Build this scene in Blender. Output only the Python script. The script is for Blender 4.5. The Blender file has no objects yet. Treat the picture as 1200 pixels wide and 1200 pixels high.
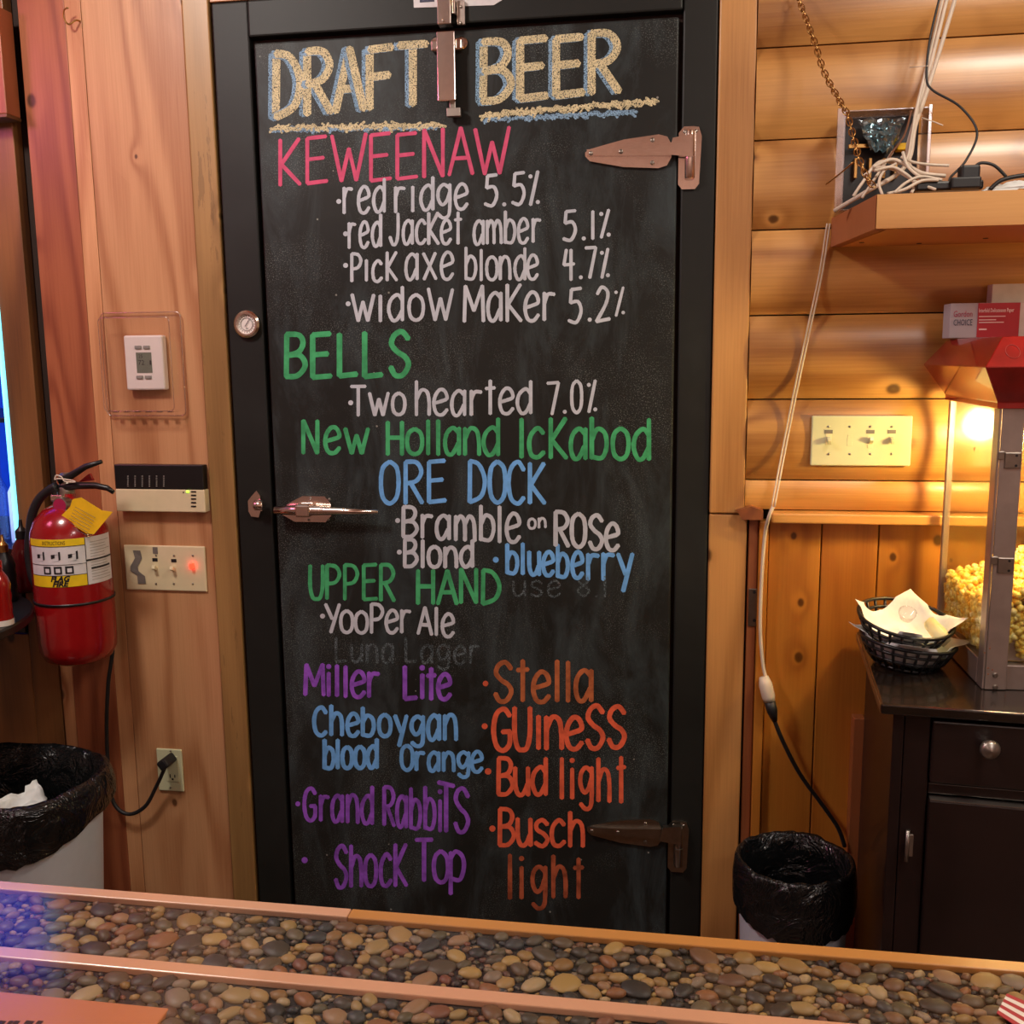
import bpy, bmesh, math, random
from mathutils import Vector, Matrix, noise
from math import sin, cos, pi, radians, hypot, atan2, exp
random.seed(7)
SC = bpy.context.scene
COL = SC.collection

# ------------------------------------------------------------------ camera
F = 1165.0
CAM = Vector((0, -2.15, 1.6))
MM = (Matrix.Rotation(radians(9.05), 3, 'Z') @ Matrix.Rotation(radians(90 - 8.97), 3, 'X') @ Matrix.Rotation(radians(-0.6), 3, 'Z'))
cd = bpy.data.cameras.new('camera'); cam = bpy.data.objects.new('camera', cd); COL.objects.link(cam)
cam.matrix_world = Matrix.Translation(CAM) @ MM.to_4x4()
cd.sensor_width = 36; cd.sensor_fit = 'HORIZONTAL'; cd.lens = 36 * F / 1200; cd.clip_start = 0.02
SC.camera = cam
SC.view_settings.view_transform = 'Standard'; SC.view_settings.look = 'None'
SC.view_settings.gamma = 1; SC.view_settings.use_curve_mapping = False
SC.view_settings.exposure = 0.0
# ------------------------------------------------------------------ world
W = bpy.data.worlds.new('world'); SC.world = W; W.use_nodes = True
W.node_tree.nodes['Background'].inputs[0].default_value = (.9, .75, .65, 1)
W.node_tree.nodes['Background'].inputs[1].default_value = 0.3
# ------------------------------------------------------------------ overhead lamps and added lights
def area(name, loc, tgt, size, power, col, size_y=None):
    l = bpy.data.lights.new(name, 'AREA'); l.energy = power; l.color = col; l.size = size
    if size_y: l.shape = 'RECTANGLE'; l.size_y = size_y
    o = bpy.data.objects.new(name, l); COL.objects.link(o); o.location = loc
    o.rotation_euler = (Vector(tgt) - Vector(loc)).to_track_quat('-Z', 'Y').to_euler(); return o
area('overhead_light', (-1.35, -1.2, 2.84), (-0.75, -.35, 1.0), .30, 26, (1, .91, .83))
area('overhead_light', (1.0, -1.15, 2.84), (0.75, -.2, 1.0), .30, 19, (1, .89, .74))
area('overhead_light', (1.15, -2.5, 2.84), (-.1, -.4, .9), .5, 13, (1, .92, .88))
area('overhead_light', (1.4, -3.9, 2.84), (.8, -4.9, 1.2), .6, 62, (1, .86, .78))  # added to brighten the wall behind the viewer that the chrome mirrors
area('overhead_light', (-1.4, -3.9, 2.84), (-.8, -4.9, 1.2), .6, 52, (1, .85, .80))  # second added light on that wall, also for the chrome
area('sign_light', (-2.3, -1.1, 2.45), (-1.4, 0, 2.0), .35, 6, (1, .22, .42))
area('shelf_light', (1.25, -.30, 1.78), (1.0, -.05, 1.3), .12, 3.2, (1, .72, .30))

def ray(x, y): return MM @ Vector(((x - 600) / F, (600 - y) / F, -1))
def P(x, y, Y=0.0):          # the point of the plane y=Y seen at a photo pixel
    d = ray(x, y); return CAM + d * ((Y - CAM.y) / d.y)
def PZ(x, y, Z):
    d = ray(x, y); return CAM + d * ((Z - CAM.z) / d.z)

# ------------------------------------------------------------------ materials
def lin(h):
    if isinstance(h, str):
        h = h.lstrip('#'); v = [int(h[i:i+2], 16) / 255 for i in (0, 2, 4)]
    else: v = [c / 255 for c in h]
    return tuple((c / 12.92 if c <= .04045 else ((c + .055) / 1.055) ** 2.4) for c in v) + (1,)
def newmat(name):
    m = bpy.data.materials.new(name); m.use_nodes = True
    nt = m.node_tree; return m, nt, nt.nodes['Principled BSDF']
def nd(nt, t, **k):
    n = nt.nodes.new(t)
    for a, b in k.items(): setattr(n, a, b)
    return n
def ramp(nt, fac, stops, interp='LINEAR'):
    r = nd(nt, 'ShaderNodeValToRGB'); e = r.color_ramp; e.interpolation = interp
    while len(e.elements) < len(stops): e.elements.new(.5)
    for i, (p, c) in enumerate(stops):
        e.elements[i].position = p; e.elements[i].color = c
    nt.links.new(fac, r.inputs[0]); return r.outputs[0]
def math_(nt, op, a, b=None, c=None):
    n = nd(nt, 'ShaderNodeMath', operation=op)
    for i, v in enumerate((a, b, c)):
        if v is None: continue
        if isinstance(v, (int, float)): n.inputs[i].default_value = v
        else: nt.links.new(v, n.inputs[i])
    return n.outputs[0]
def mixc(nt, fac, a, b, mode='MIX'):
    n = nd(nt, 'ShaderNodeMix', data_type='RGBA', blend_type=mode)
    for s, v in ((0, fac), (6, a), (7, b)):
        if isinstance(v, (int, float)): n.inputs[s].default_value = v
        elif isinstance(v, tuple): n.inputs[s].default_value = v
        else: nt.links.new(v, n.inputs[s])
    return n.outputs[2]
def noisen(nt, vec, scale, detail=3, rough=.5, dist=0):
    n = nd(nt, 'ShaderNodeTexNoise'); n.inputs['Scale'].default_value = scale
    n.inputs['Detail'].default_value = detail; n.inputs['Roughness'].default_value = rough; n.inputs['Distortion'].default_value = dist
    if vec: nt.links.new(vec, n.inputs['Vector'])
    return n.outputs[0]
def bump(nt, p, h, strength=.3, dist=.002):
    b = nd(nt, 'ShaderNodeBump'); b.inputs['Strength'].default_value = strength; b.inputs['Distance'].default_value = dist
    nt.links.new(h, b.inputs['Height']); nt.links.new(b.outputs[0], p.inputs['Normal'])
def objvec(nt, rnd=True):
    tc = nd(nt, 'ShaderNodeTexCoord')
    if not rnd: return tc.outputs['Object']
    oi = nd(nt, 'ShaderNodeObjectInfo')
    s = nd(nt, 'ShaderNodeVectorMath', operation='SCALE'); s.inputs[0].default_value = (13.1, 7.7, 19.3); nt.links.new(oi.outputs['Random'], s.inputs['Scale'])
    a = nd(nt, 'ShaderNodeVectorMath', operation='ADD'); nt.links.new(tc.outputs['Object'], a.inputs[0]); nt.links.new(s.outputs[0], a.inputs[1])
    return a.outputs[0]
def plain(name, col, rough=.5, metal=0, var=.08, scale=40, bmp=0, coat=0, emit=None, estr=0, spec=.5):
    m, nt, p = newmat(name); c = lin(col)
    v = objvec(nt, False); n = noisen(nt, v, scale, 4)
    lo = tuple(x * (1 - var) for x in c[:3]) + (1,); hi = tuple(min(1, x * (1 + var)) for x in c[:3]) + (1,)
    nt.links.new(ramp(nt, n, [(.3, lo), (.7, hi)]), p.inputs['Base Color'])
    p.inputs['Roughness'].default_value = rough; p.inputs['Metallic'].default_value = metal
    p.inputs['Coat Weight'].default_value = coat; p.inputs['Specular IOR Level'].default_value = spec
    if bmp: bump(nt, p, n, bmp)
    if emit: p.inputs['Emission Color'].default_value = lin(emit); p.inputs['Emission Strength'].default_value = estr
    return m
def wood(name, light, dark, axis='Z', rings=5, contrast=.6, knots=.3, rough=.42, knot_scale=(7, 5), streak=.5, coat=.15, wear=0):
    """pine board: contour lines of a stretched noise, fine streaks, scattered knots"""
    m, nt, p = newmat(name); L = lin(light); D = lin(dark)
    v = objvec(nt)
    sx = nd(nt, 'ShaderNodeSeparateXYZ'); nt.links.new(v, sx.inputs[0])
    al = sx.outputs['Z' if axis == 'Z' else 'X']; ac = sx.outputs['X' if axis == 'Z' else 'Z']
    if axis == 'Y': al, ac = sx.outputs['Y'], sx.outputs['X']
    # knots on the face plane
    kv = nd(nt, 'ShaderNodeCombineXYZ'); nt.links.new(math_(nt, 'MULTIPLY', ac, knot_scale[0]), kv.inputs[0]); nt.links.new(math_(nt, 'MULTIPLY', al, knot_scale[1]), kv.inputs[1])
    vo = nd(nt, 'ShaderNodeTexVoronoi'); vo.voronoi_dimensions = '2D'; vo.inputs['Scale'].default_value = 1; vo.inputs['Randomness'].default_value = 1
    nt.links.new(kv.outputs[0], vo.inputs['Vector'])
    sc = nd(nt, 'ShaderNodeSeparateColor'); nt.links.new(vo.outputs['Color'], sc.inputs[0])
    gate = math_(nt, 'LESS_THAN', sc.outputs[0], knots)
    wob = math_(nt, 'MULTIPLY', noisen(nt, v, 60, 2), .02)
    d0 = math_(nt, 'ADD', vo.outputs['Distance'], wob)
    size = math_(nt, 'MULTIPLY_ADD', sc.outputs[1], .045, .022)
    kn = nd(nt, 'ShaderNodeMapRange', interpolation_type='SMOOTHSTEP'); nt.links.new(math_(nt, 'DIVIDE', d0, size), kn.inputs[0])
    kn.inputs[1].default_value = 1.7; kn.inputs[2].default_value = .9; kn.inputs[3].default_value = 0; kn.inputs[4].default_value = 1
    kmask = math_(nt, 'MULTIPLY', kn.outputs[0], gate)
    infl = math_(nt, 'MULTIPLY', math_(nt, 'POWER', 2.718, math_(nt, 'MULTIPLY', d0, -11)), gate)
    # stretched noise
    cv = nd(nt, 'ShaderNodeCombineXYZ')
    nt.links.new(math_(nt, 'MULTIPLY', ac, 7), cv.inputs[0]); nt.links.new(math_(nt, 'MULTIPLY', al, .75), cv.inputs[1])
    nt.links.new(math_(nt, 'MULTIPLY', sx.outputs['Y'], 3) if axis != 'Y' else sx.outputs['Z'], cv.inputs[2])
    n1 = noisen(nt, cv.outputs[0], 1, 1.5, .4)
    ph = math_(nt, 'ADD', math_(nt, 'MULTIPLY', n1, rings * 6.28), math_(nt, 'MULTIPLY', infl, 9))
    ring = math_(nt, 'MULTIPLY_ADD', math_(nt, 'SINE', ph), .5, .5)
    ring = math_(nt, 'POWER', ring, 1.6)
    fv = nd(nt, 'ShaderNodeCombineXYZ'); nt.links.new(math_(nt, 'MULTIPLY', ac, 230), fv.inputs[0]); nt.links.new(math_(nt, 'MULTIPLY', al, 5), fv.inputs[1])
    fine = noisen(nt, fv.outputs[0], 1, 4, .6)
    f = math_(nt, 'ADD', math_(nt, 'MULTIPLY', ring, contrast), math_(nt, 'MULTIPLY', math_(nt, 'SUBTRACT', fine, .35), streak))
    big = noisen(nt, v, 1.7, 2)
    f = math_(nt, 'ADD', f, math_(nt, 'MULTIPLY', math_(nt, 'SUBTRACT', big, .45), .6))
    c = mixc(nt, math_(nt, 'MAXIMUM', math_(nt, 'MINIMUM', f, 1), 0), L, D)
    c = mixc(nt, math_(nt, 'MULTIPLY', infl, .35), c, D)
    kd = tuple(x * .22 for x in D[:3]) + (1,)
    c = mixc(nt, math_(nt, 'MULTIPLY', kmask, .85), c, kd)
    if wear:
        wn = noisen(nt, cv.outputs[0], 6, 5, .7)
        c = mixc(nt, math_(nt, 'MULTIPLY', math_(nt, 'GREATER_THAN', wn, .63), wear), c, kd)
    # every board its own shade
    oi = nd(nt, 'ShaderNodeObjectInfo'); hs = nd(nt, 'ShaderNodeHueSaturation')
    nt.links.new(math_(nt, 'MULTIPLY_ADD', oi.outputs['Random'], .22, .89), hs.inputs['Value']); nt.links.new(c, hs.inputs['Color'])
    nt.links.new(hs.outputs[0], p.inputs['Base Color'])
    p.inputs['Roughness'].default_value = rough; p.inputs['Coat Weight'].default_value = coat; p.inputs['Coat Roughness'].default_value = .25
    bump(nt, p, fine, .12, .0015)
    return m
def clear(name, tint=(.95, .97, .97, 1), gloss=.12, rough=.02):
    m = bpy.data.materials.new(name); m.use_nodes = True; nt = m.node_tree; nt.nodes.clear()
    o = nd(nt, 'ShaderNodeOutputMaterial'); mx = nd(nt, 'ShaderNodeMixShader'); t = nd(nt, 'ShaderNodeBsdfTransparent'); g = nd(nt, 'ShaderNodeBsdfGlossy')
    t.inputs[0].default_value = tint; g.inputs['Roughness'].default_value = rough
    fr = nd(nt, 'ShaderNodeLayerWeight'); fr.inputs[0].default_value = .5
    nt.links.new(math_(nt, 'MULTIPLY_ADD', math_(nt, 'POWER', fr.outputs['Facing'], 4), .75, gloss), mx.inputs[0])
    nt.links.new(t.outputs[0], mx.inputs[1]); nt.links.new(g.outputs[0], mx.inputs[2]); nt.links.new(mx.outputs[0], o.inputs[0]); return m

M = {}
M['board_light'] = wood('pine_board_light', '#cb966a', '#985c34', 'Z', 5, .55, .3, streak=.7)
M['board_red'] = wood('red_board', '#a8623f', '#7c3c24', 'Z', 9, .6, .3, streak=.7)
M['board_brown'] = wood('brown_board', '#86592f', '#4c2e18', 'Z', 5, .6, .3, streak=.6)
M['trim_tan'] = wood('tan_trim', '#ac8450', '#74522c', 'Z', 4, .5, .4, wear=.3)
M['trim_right'] = wood('tan_trim_right', '#bf8a50', '#8a592b', 'Z', 4, .5, .25, streak=.7)
M['log'] = wood('pine_log', '#c8914e', '#8a5423', 'X', 4.5, .6, .6, .36, (6, 4.5), .7, .35)
M['wainscot'] = wood('knotty_pine_board', '#c07c2e', '#884818', 'Z', 3.5, .5, .5, .35, (8, 6), .5, .3)
M['wainscot_dark'] = wood('dark_pine_board', '#9a5a34', '#67351c', 'Z', 4, .5, .4, .4)
M['shelf'] = wood('pine_shelf_board', '#d9a05c', '#b87a3a', 'X', 4, .6, .15, .45)
M['shelf_end'] = wood('pine_end_grain', '#a5633c', '#80441f', 'Y', 8, .6, .0, .6)
M['edging_peach'] = wood('varnished_edging', '#dcaa88', '#c48c68', 'X', 2, .3, .0, .25, streak=.3, coat=.6)
M['edging_orange'] = wood('varnished_edging_orange', '#c58a48', '#a86a30', 'X', 2, .3, .0, .25, streak=.3, coat=.6)
M['bar_panel'] = wood('bar_panel_wood', '#d98a58', '#bf6c3f', 'X', 3, .3, .0, .3, streak=.4, coat=.6)
M['gap'] = plain('shadow_gap_wood', '#2a1810', .8)
M['plaster'] = plain('room_wall', '#b69a8c', .8)
M['floor'] = wood('plank_floor', '#6b4a30', '#3d281a', 'X', 4, .6, .2)
M['ceil'] = plain('ceiling_boards', '#c9a184', .8)
M['chrome'] = plain('chrome', '#ecdcd2', .19, 1, .04, 90, .05)
M['chrome_dull'] = plain('dull_steel', '#9a938a', .32, 1, .1, 60, .1)
M['steel'] = plain('brushed_aluminium', '#a99a92', .38, .75, .1, 25, .05)
M['ivory'] = plain('ivory_plastic', '#d8c9a4', .35, 0, .03)
M['ivory_pale'] = plain('pale_ivory_plastic', '#c6c4a0', .3, 0, .03)
M['white'] = plain('white_plastic', '#e2dad4', .35, 0, .02)
M['white_can'] = plain('white_bin_plastic', '#c6cbd6', .4, 0, .03)
M['grey'] = plain('grey_plastic', '#8d8a84', .5)
M['lcd'] = plain('lcd_glass', '#6f7468', .15)
M['black'] = plain('black_plastic', '#121214', .35)
M['black_rubber'] = plain('black_rubber', '#17171a', .5)
M['red'] = plain('red_enamel', '#8c1014', .22, 0, .05, 30, 0, .6)
M['red_metal'] = plain('red_painted_metal', '#b3201d', .28, .1, .08, 20, 0, .5)
M['bottle_red'] = plain('red_bottle', '#8a100e', .2, 0, .08, 30, 0, .4)
M['yellow'] = plain('yellow_card', '#e8b911', .6)
M['yellow_print'] = plain('yellow_print', '#e3c21a', .45)
M['paper'] = plain('white_paper', '#dcdedd', .8, 0, .05, 60, .1)
M['label_white'] = plain('label_white', '#d4d2d4', .4)
M['ink'] = plain('black_ink', '#151316', .6)
M['tape'] = plain('grey_duct_tape', '#6c6560', .45, 0, .15, 30)
M['espresso'] = plain('espresso_wood', '#1d1110', .38, 0, .25, 14, .1, .15)
M['espresso_top'] = plain('espresso_worktop', '#1c1511', .25, 0, .3, 20, .05, .3)
M['worn_edge'] = wood('worn_top_edge', '#8a5a34', '#3a2215', 'Y', 4, .6, 0)
M['knob'] = plain('brushed_nickel', '#a39a92', .35, .9)
M['brass'] = plain('brass_chain', '#b38a52', .28, 1, .1)
M['cord_white'] = plain('white_cord', '#cfc0ae', .5)
M['pane'] = clear('smeared_glass', (.97, .98, .95, 1), .05, .16)
M['glass'] = clear('clear_glass', (.97, .98, .97, 1), .045, .03)
M['clear_plastic'] = clear('clear_plastic', (.96, .94, .94, 1), .05, .08)
M['resin'] = clear('epoxy_resin', (.97, .96, .95, 1), .055, .13)
M['blue_led'] = plain('cyan_led', '#8fe8ff', .4, emit='#70dcf4', estr=2.2)
M['blue_back'] = plain('blue_lit_panel', '#0a3aa8', .5, emit='#0838b8', estr=.45)
M['glow_panel'] = plain('added_blue_glow', '#4060d0', .4, emit='#3a4cff', estr=2.2)
M['red_lamp'] = plain('red_indicator_lamp', '#ff4030', .4, emit='#ff2010', estr=8)
M['green_lamp'] = plain('green_indicator_lamp', '#b8ff50', .4, emit='#a8ff30', estr=4)
M['bulb'] = plain('warm_bulb', '#fff0c0', .4, emit='#ffe9b0', estr=18)
M['card_grey'] = plain('carton_grey', '#aaa3ad', .6, 0, .02)
M['card_red'] = plain('carton_red', '#a8182a', .5, 0, .03)
M['card_white'] = plain('carton_white', '#c8c2c4', .6)
M['magenta_ink'] = plain('magenta_ink', '#a01848', .5)
M['pale_ink'] = plain('pale_ink', '#e6c8cc', .5)
M['food'] = plain('fried_scrap', '#b88a3a', .6, 0, .4, 60)
M['flag_red'] = plain('flag_red', '#a3172f', .6)
M['flag_white'] = plain('flag_white', '#ddd4cc', .6)
M['navy'] = plain('navy_print', '#28284a', .5)

# trash bag
def bagmat():
    m, nt, p = newmat('black_bin_liner'); p.inputs['Base Color'].default_value = (.006, .0065, .007, 1)
    p.inputs['Roughness'].default_value = .17
    v = objvec(nt); n = noisen(nt, v, 14, 4, .6, 1.5); bump(nt, p, n, .9, .02); return m
M['bag'] = bagmat()
# blackboard paint with dusty wiped areas
def boardmat(name, dusty):
    m, nt, p = newmat(name); v = objvec(nt, False)
    sx = nd(nt, 'ShaderNodeSeparateXYZ'); nt.links.new(v, sx.inputs[0])
    big = noisen(nt, v, 2.3, 5, .6, .4)
    c = ramp(nt, big, [(.3, lin('#151614')), (.55, lin('#1d1e1c')), (.75, lin('#272928'))])
    if dusty:
        mp = nd(nt, 'ShaderNodeMapping'); mp.inputs['Scale'].default_value = (9, 9, 3); nt.links.new(v, mp.inputs[0])
        sm = noisen(nt, mp.outputs[0], 1, 6, .7, .6)
        c = mixc(nt, ramp(nt, sm, [(.46, (0, 0, 0, 1)), (.75, (.42, .42, .42, 1))]), c, lin('#56656a'))
        sp = noisen(nt, v, 420, 2, .5)
        spm = math_(nt, 'GREATER_THAN', sp, .60)
        reg = ramp(nt, noisen(nt, v, 3.6, 4, .6, .5), [(.47, (0, 0, 0, 1)), (.62, (1, 1, 1, 1))])
        c = mixc(nt, math_(nt, 'MULTIPLY', math_(nt, 'MULTIPLY', spm, reg), .42), c, lin('#8d9490'))
        dots = nd(nt, 'ShaderNodeTexVoronoi'); dots.inputs['Scale'].default_value = 26; nt.links.new(v, dots.inputs['Vector'])
        dsc = nd(nt, 'ShaderNodeSeparateColor'); nt.links.new(dots.outputs['Color'], dsc.inputs[0])
        dm = math_(nt, 'MULTIPLY', math_(nt, 'LESS_THAN', dots.outputs['Distance'], .06), math_(nt, 'GREATER_THAN', dsc.outputs[0], .8))
        c = mixc(nt, math_(nt, 'MULTIPLY', dm, .6), c, lin('#a5a59c'))
    nt.links.new(c, p.inputs['Base Color'])
    p.inputs['Roughness'].default_value = .5; p.inputs['Specular IOR Level'].default_value = .3; bump(nt, p, noisen(nt, v, 120, 3), .12, .001); return m
M['chalkboard'] = boardmat('chalkboard_paint', True)
M['frame_black'] = boardmat('black_painted_frame', False)
# chalk / paint marker inks
def marker(name, col, var=.35, rough=False, alpha=1):
    m, nt, p = newmat(name); v = objvec(nt, False); c = lin(col)
    n = noisen(nt, v, 34, 3, .6); n2 = noisen(nt, v, 330, 4, .8)
    d = tuple(x * (1 - var) for x in c[:3]) + (1,)
    nt.links.new(ramp(nt, n, [(.35, d), (.6, c)]), p.inputs['Base Color']); p.inputs['Roughness'].default_value = .8
    p.inputs['Specular IOR Level'].default_value = .15
    if rough:
        nt.links.new(math_(nt, 'MULTIPLY', math_(nt, 'GREATER_THAN', n2, rough), 1), p.inputs['Alpha'])
    elif alpha < 1: 
        p.inputs['Alpha'].default_value = alpha
    return m
INK = dict(pink=marker('pink_marker', '#d85c80', .2), white=marker('white_marker', '#c3c8d2', .15), green=marker('green_marker', '#4cb074', .35),
    blue=marker('blue_marker', '#74b2f2', .22), purple=marker('purple_marker', '#9a5ad2', .4), rust=marker('rust_marker', '#bb6a42', .4),
    orange=marker('orange_marker', '#e86848', .28), dull=marker('dull_orange_marker', '#b05a3c', .5),
    cream=marker('cream_chalk', '#dfd2a8', .2, rough=.46), sky=marker('sky_chalk', '#8fb2d0', .2, rough=.47), ghost=marker('wiped_chalk', '#6d7a80', .4, rough=.51))
# pebbles
def pebmat():
    m, nt, p = newmat('river_pebble'); oi = nd(nt, 'ShaderNodeObjectInfo'); ge = nd(nt, 'ShaderNodeNewGeometry')
    r = math_(nt, 'FRACT', math_(nt, 'ADD', oi.outputs['Random'], ge.outputs['Random Per Island']))
    cols = ['#8f6a3c', '#332b24', '#6f4c30', '#a88650', '#232426', '#8a6636', '#a08450', '#4a4030', '#b39a70', '#5f3f30', '#665a42', '#1b1e22', '#8c5a34', '#b08f50', '#3a3228', '#857460', '#7d4a34', '#524a32', '#9a7654', '#2a3034', '#5c4a34', '#94733c']
    c = ramp(nt, r, [(i / len(cols), lin(x)) for i, x in enumerate(cols)], 'CONSTANT')
    v = objvec(nt); n = noisen(nt, v, 160, 4, .6)
    c = mixc(nt, math_(nt, 'MULTIPLY', math_(nt, 'GREATER_THAN', n, .58), .22), c, lin('#d0b890'))
    n3 = noisen(nt, v, 45, 3); c = mixc(nt, math_(nt, 'MULTIPLY', n3, .35), c, lin('#33281c'))
    nt.links.new(c, p.inputs['Base Color']); p.inputs['Roughness'].default_value = .5; return m
M['pebble'] = pebmat()
M['pebble_bed'] = plain('dark_pebble_bed', '#2b221a', .7, 0, .5, 90)
def popmat():
    m, nt, p = newmat('popcorn'); v = objvec(nt, False); n = noisen(nt, v, 55, 4, .6)
    nt.links.new(ramp(nt, n, [(.38, lin('#dda018')), (.52, lin('#f4dc70')), (.7, lin('#faf4c8'))]), p.inputs['Base Color']); p.inputs['Roughness'].default_value = .7; return m
M['popcorn'] = popmat()
def bufmat():   # red canopy whose polished facets mirror the wall
    m, nt, p = newmat('polished_red_metal'); v = objvec(nt, False); n = noisen(nt, v, 22, 4)
    nt.links.new(ramp(nt, n, [(.3, lin('#96201a')), (.7, lin('#b82420'))]), p.inputs['Base Color'])
    p.inputs['Roughness'].default_value = .2; p.inputs['Metallic'].default_value = .35; p.inputs['Coat Weight'].default_value = .6; return m
M['canopy'] = bufmat()

# ------------------------------------------------------------------ object helpers
INV = {}
def name_of(n): return n
def thing(name, label, cat, loc=(0, 0, 0), rotz=0, group=None, kind=None):
    o = bpy.data.objects.new(name, None); COL.objects.link(o); o.location = loc; o.rotation_euler = (0, 0, rotz)
    o.empty_display_size = .05
    o['label'] = label
    if cat: o['category'] = cat
    if group: o['group'] = group
    if kind: o['kind'] = kind
    INV[o.name] = (Matrix.Translation(loc) @ Matrix.Rotation(rotz, 4, 'Z')).inverted(); return o
def tag(o, label, cat=None, group=None, kind=None):
    o['label'] = label
    if cat: o['category'] = cat
    if group: o['group'] = group
    if kind: o['kind'] = kind
    return o
def obj(name, verts, faces, mat, parent=None, smooth=False, label=None, local=False, kind=None, auto=None):
    """verts in world coordinates; converted to the frame of the thing"""
    me = bpy.data.meshes.new(name)
    pinv = None
    if parent:
        pinv = INV.get(parent.name)
    if not parent:
        # origin at base centre
        xs = [v[0] for v in verts]; ys = [v[1] for v in verts]; zs = [v[2] for v in verts]
        c = Vector(((min(xs) + max(xs)) / 2, (min(ys) + max(ys)) / 2, min(zs)))
        vv = [Vector(v) - c for v in verts]
    elif pinv and not local: vv = [pinv @ Vector(v) for v in verts]
    else: vv = [Vector(v) for v in verts]
    me.from_pydata([tuple(v) for v in vv], [], faces); me.update()
    o = bpy.data.objects.new(name, me); COL.objects.link(o)
    if parent:
        o.parent = parent
        INV[o.name] = pinv if not local else (INV.get(parent.name) or Matrix())
    else:
        o.location = c; INV[o.name] = Matrix.Translation(c).inverted()
    if isinstance(mat, (list, tuple)):
        for x in mat: me.materials.append(x)
    else: me.materials.append(mat)
    if smooth:
        for p in me.polygons: p.use_smooth = True
        if auto:
            try:
                me.set_sharp_from_angle(angle=radians(auto))
            except Exception: pass
    if label: o['label'] = label
    if kind: o['kind'] = kind
    return o
class MB:
    def __init__(s): s.v = []; s.f = []; s.mi = []
    def add(s, v, f): n = len(s.v); s.v += [Vector(x) for x in v]; s.f += [tuple(i + n for i in q) for q in f]; return s
    def box(s, a, b, bev=0, mat=None):
        x0, y0, z0 = [min(p, q) for p, q in zip(a, b)]; x1, y1, z1 = [max(p, q) for p, q in zip(a, b)]
        if bev <= 0:
            v = [(x, y, z) for z in (z0, z1) for x, y in ((x0, y0), (x1, y0), (x1, y1), (x0, y1))]
            f = [(0, 3, 2, 1), (4, 5, 6, 7), (0, 1, 5, 4), (1, 2, 6, 5), (2, 3, 7, 6), (3, 0, 4, 7)]
        else:
            bm = bmesh.new(); bmesh.ops.create_cube(bm, size=1)
            for q in bm.verts: q.co = Vector(((x0 + x1) / 2 + q.co.x * (x1 - x0), (y0 + y1) / 2 + q.co.y * (y1 - y0), (z0 + z1) / 2 + q.co.z * (z1 - z0)))
            bmesh.ops.bevel(bm, geom=bm.edges[:] + bm.verts[:], offset=min(bev, .45 * min(x1 - x0, y1 - y0, z1 - z0)), segments=2, affect='EDGES', profile=.5)
            v = [q.co.copy() for q in bm.verts]; f = [tuple(w.index for w in q.verts) for q in bm.faces]; bm.free()
        if mat: v = [mat @ Vector(q) for q in v]
        return s.add(v, f)
    def prism(s, poly, mat, depth):   # poly (x,z) counter-clockwise seen from the front; extruded along local +y
        n = len(poly); v = [mat @ Vector((x, 0, z)) for x, z in poly] + [mat @ Vector((x, depth, z)) for x, z in poly]
        f = [tuple(range(n)), tuple(range(2 * n - 1, n - 1, -1))] + [(i, i + n, (i + 1) % n + n, (i + 1) % n) for i in range(n)]
        return s.add(v, f)
    def lathe(s, prof, c, axis='Z', seg=24, mat=None, cap=True):
        v = []; n = len(prof)
        for i in range(seg):
            a = 2 * pi * i / seg
            for r, h in prof:
                q = Vector((r * cos(a), r * sin(a), h))
                if axis == 'Y': q = Vector((r * cos(a), -h, r * sin(a)))
                if axis == 'X': q = Vector((h, r * cos(a), r * sin(a)))
                if mat: q = mat @ q
                v.append(q + Vector(c))
        f = []
        for i in range(seg):
            j = (i + 1) % seg
            for k in range(n - 1): f.append((i * n + k, j * n + k, j * n + k + 1, i * n + k + 1))
        if cap:
            f.append(tuple(i * n for i in range(seg))[::-1]); f.append(tuple(i * n + n - 1 for i in range(seg)))
        return s.add(v, f)
    def tube(s, pts, r, seg=8, smooth=0, closed=False):
        pts = [Vector(p) for p in pts]
        if smooth: pts = catmull(pts, smooth)
        n = len(pts); v = []; prev = None
        for i, p in enumerate(pts):
            t = (pts[(i + 1) % n] - pts[i - 1]) if closed else (pts[min(i + 1, n - 1)] - pts[max(i - 1, 0)])
            if t.length < 1e-9: t = Vector((0, 0, 1))
            t.normalize()
            if prev is None:
                u = t.orthogonal().normalized()
            else:
                u = (prev - t * prev.dot(t)); u = u.normalized() if u.length > 1e-6 else t.orthogonal().normalized()
            prev = u; w = t.cross(u); rr = r[i] if isinstance(r, (list, tuple)) else r
            for k in range(seg):
                a = 2 * pi * k / seg; v.append(p + (u * cos(a) + w * sin(a)) * rr)
        f = []
        for i in range(n if closed else n - 1):
            j = (i + 1) % n
            for k in range(seg): l = (k + 1) % seg; f.append((i * seg + k, i * seg + l, j * seg + l, j * seg + k))
        if not closed: f.append(tuple(range(seg))[::-1]); f.append(tuple((n - 1) * seg + k for k in range(seg)))
        return s.add(v, f)
    def make(s, name, mat, parent=None, **k): return obj(name, s.v, s.f, mat, parent, **k)
def catmull(p, n=8):
    out = []
    for i in range(len(p) - 1):
        a, b, c, d = p[max(i - 1, 0)], p[i], p[i + 1], p[min(i + 2, len(p) - 1)]
        for k in range(n):
            t = k / n; out.append(.5 * ((2 * b) + (c - a) * t + (2 * a - 5 * b + 4 * c - d) * t * t + (3 * b - a - 3 * c + d) * t ** 3))
    out.append(p[-1]); return out
def box(name, a, b, mat, parent=None, bev=.0015, **k): return MB().box(a, b, bev).make(name, mat, parent, **k)
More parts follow.
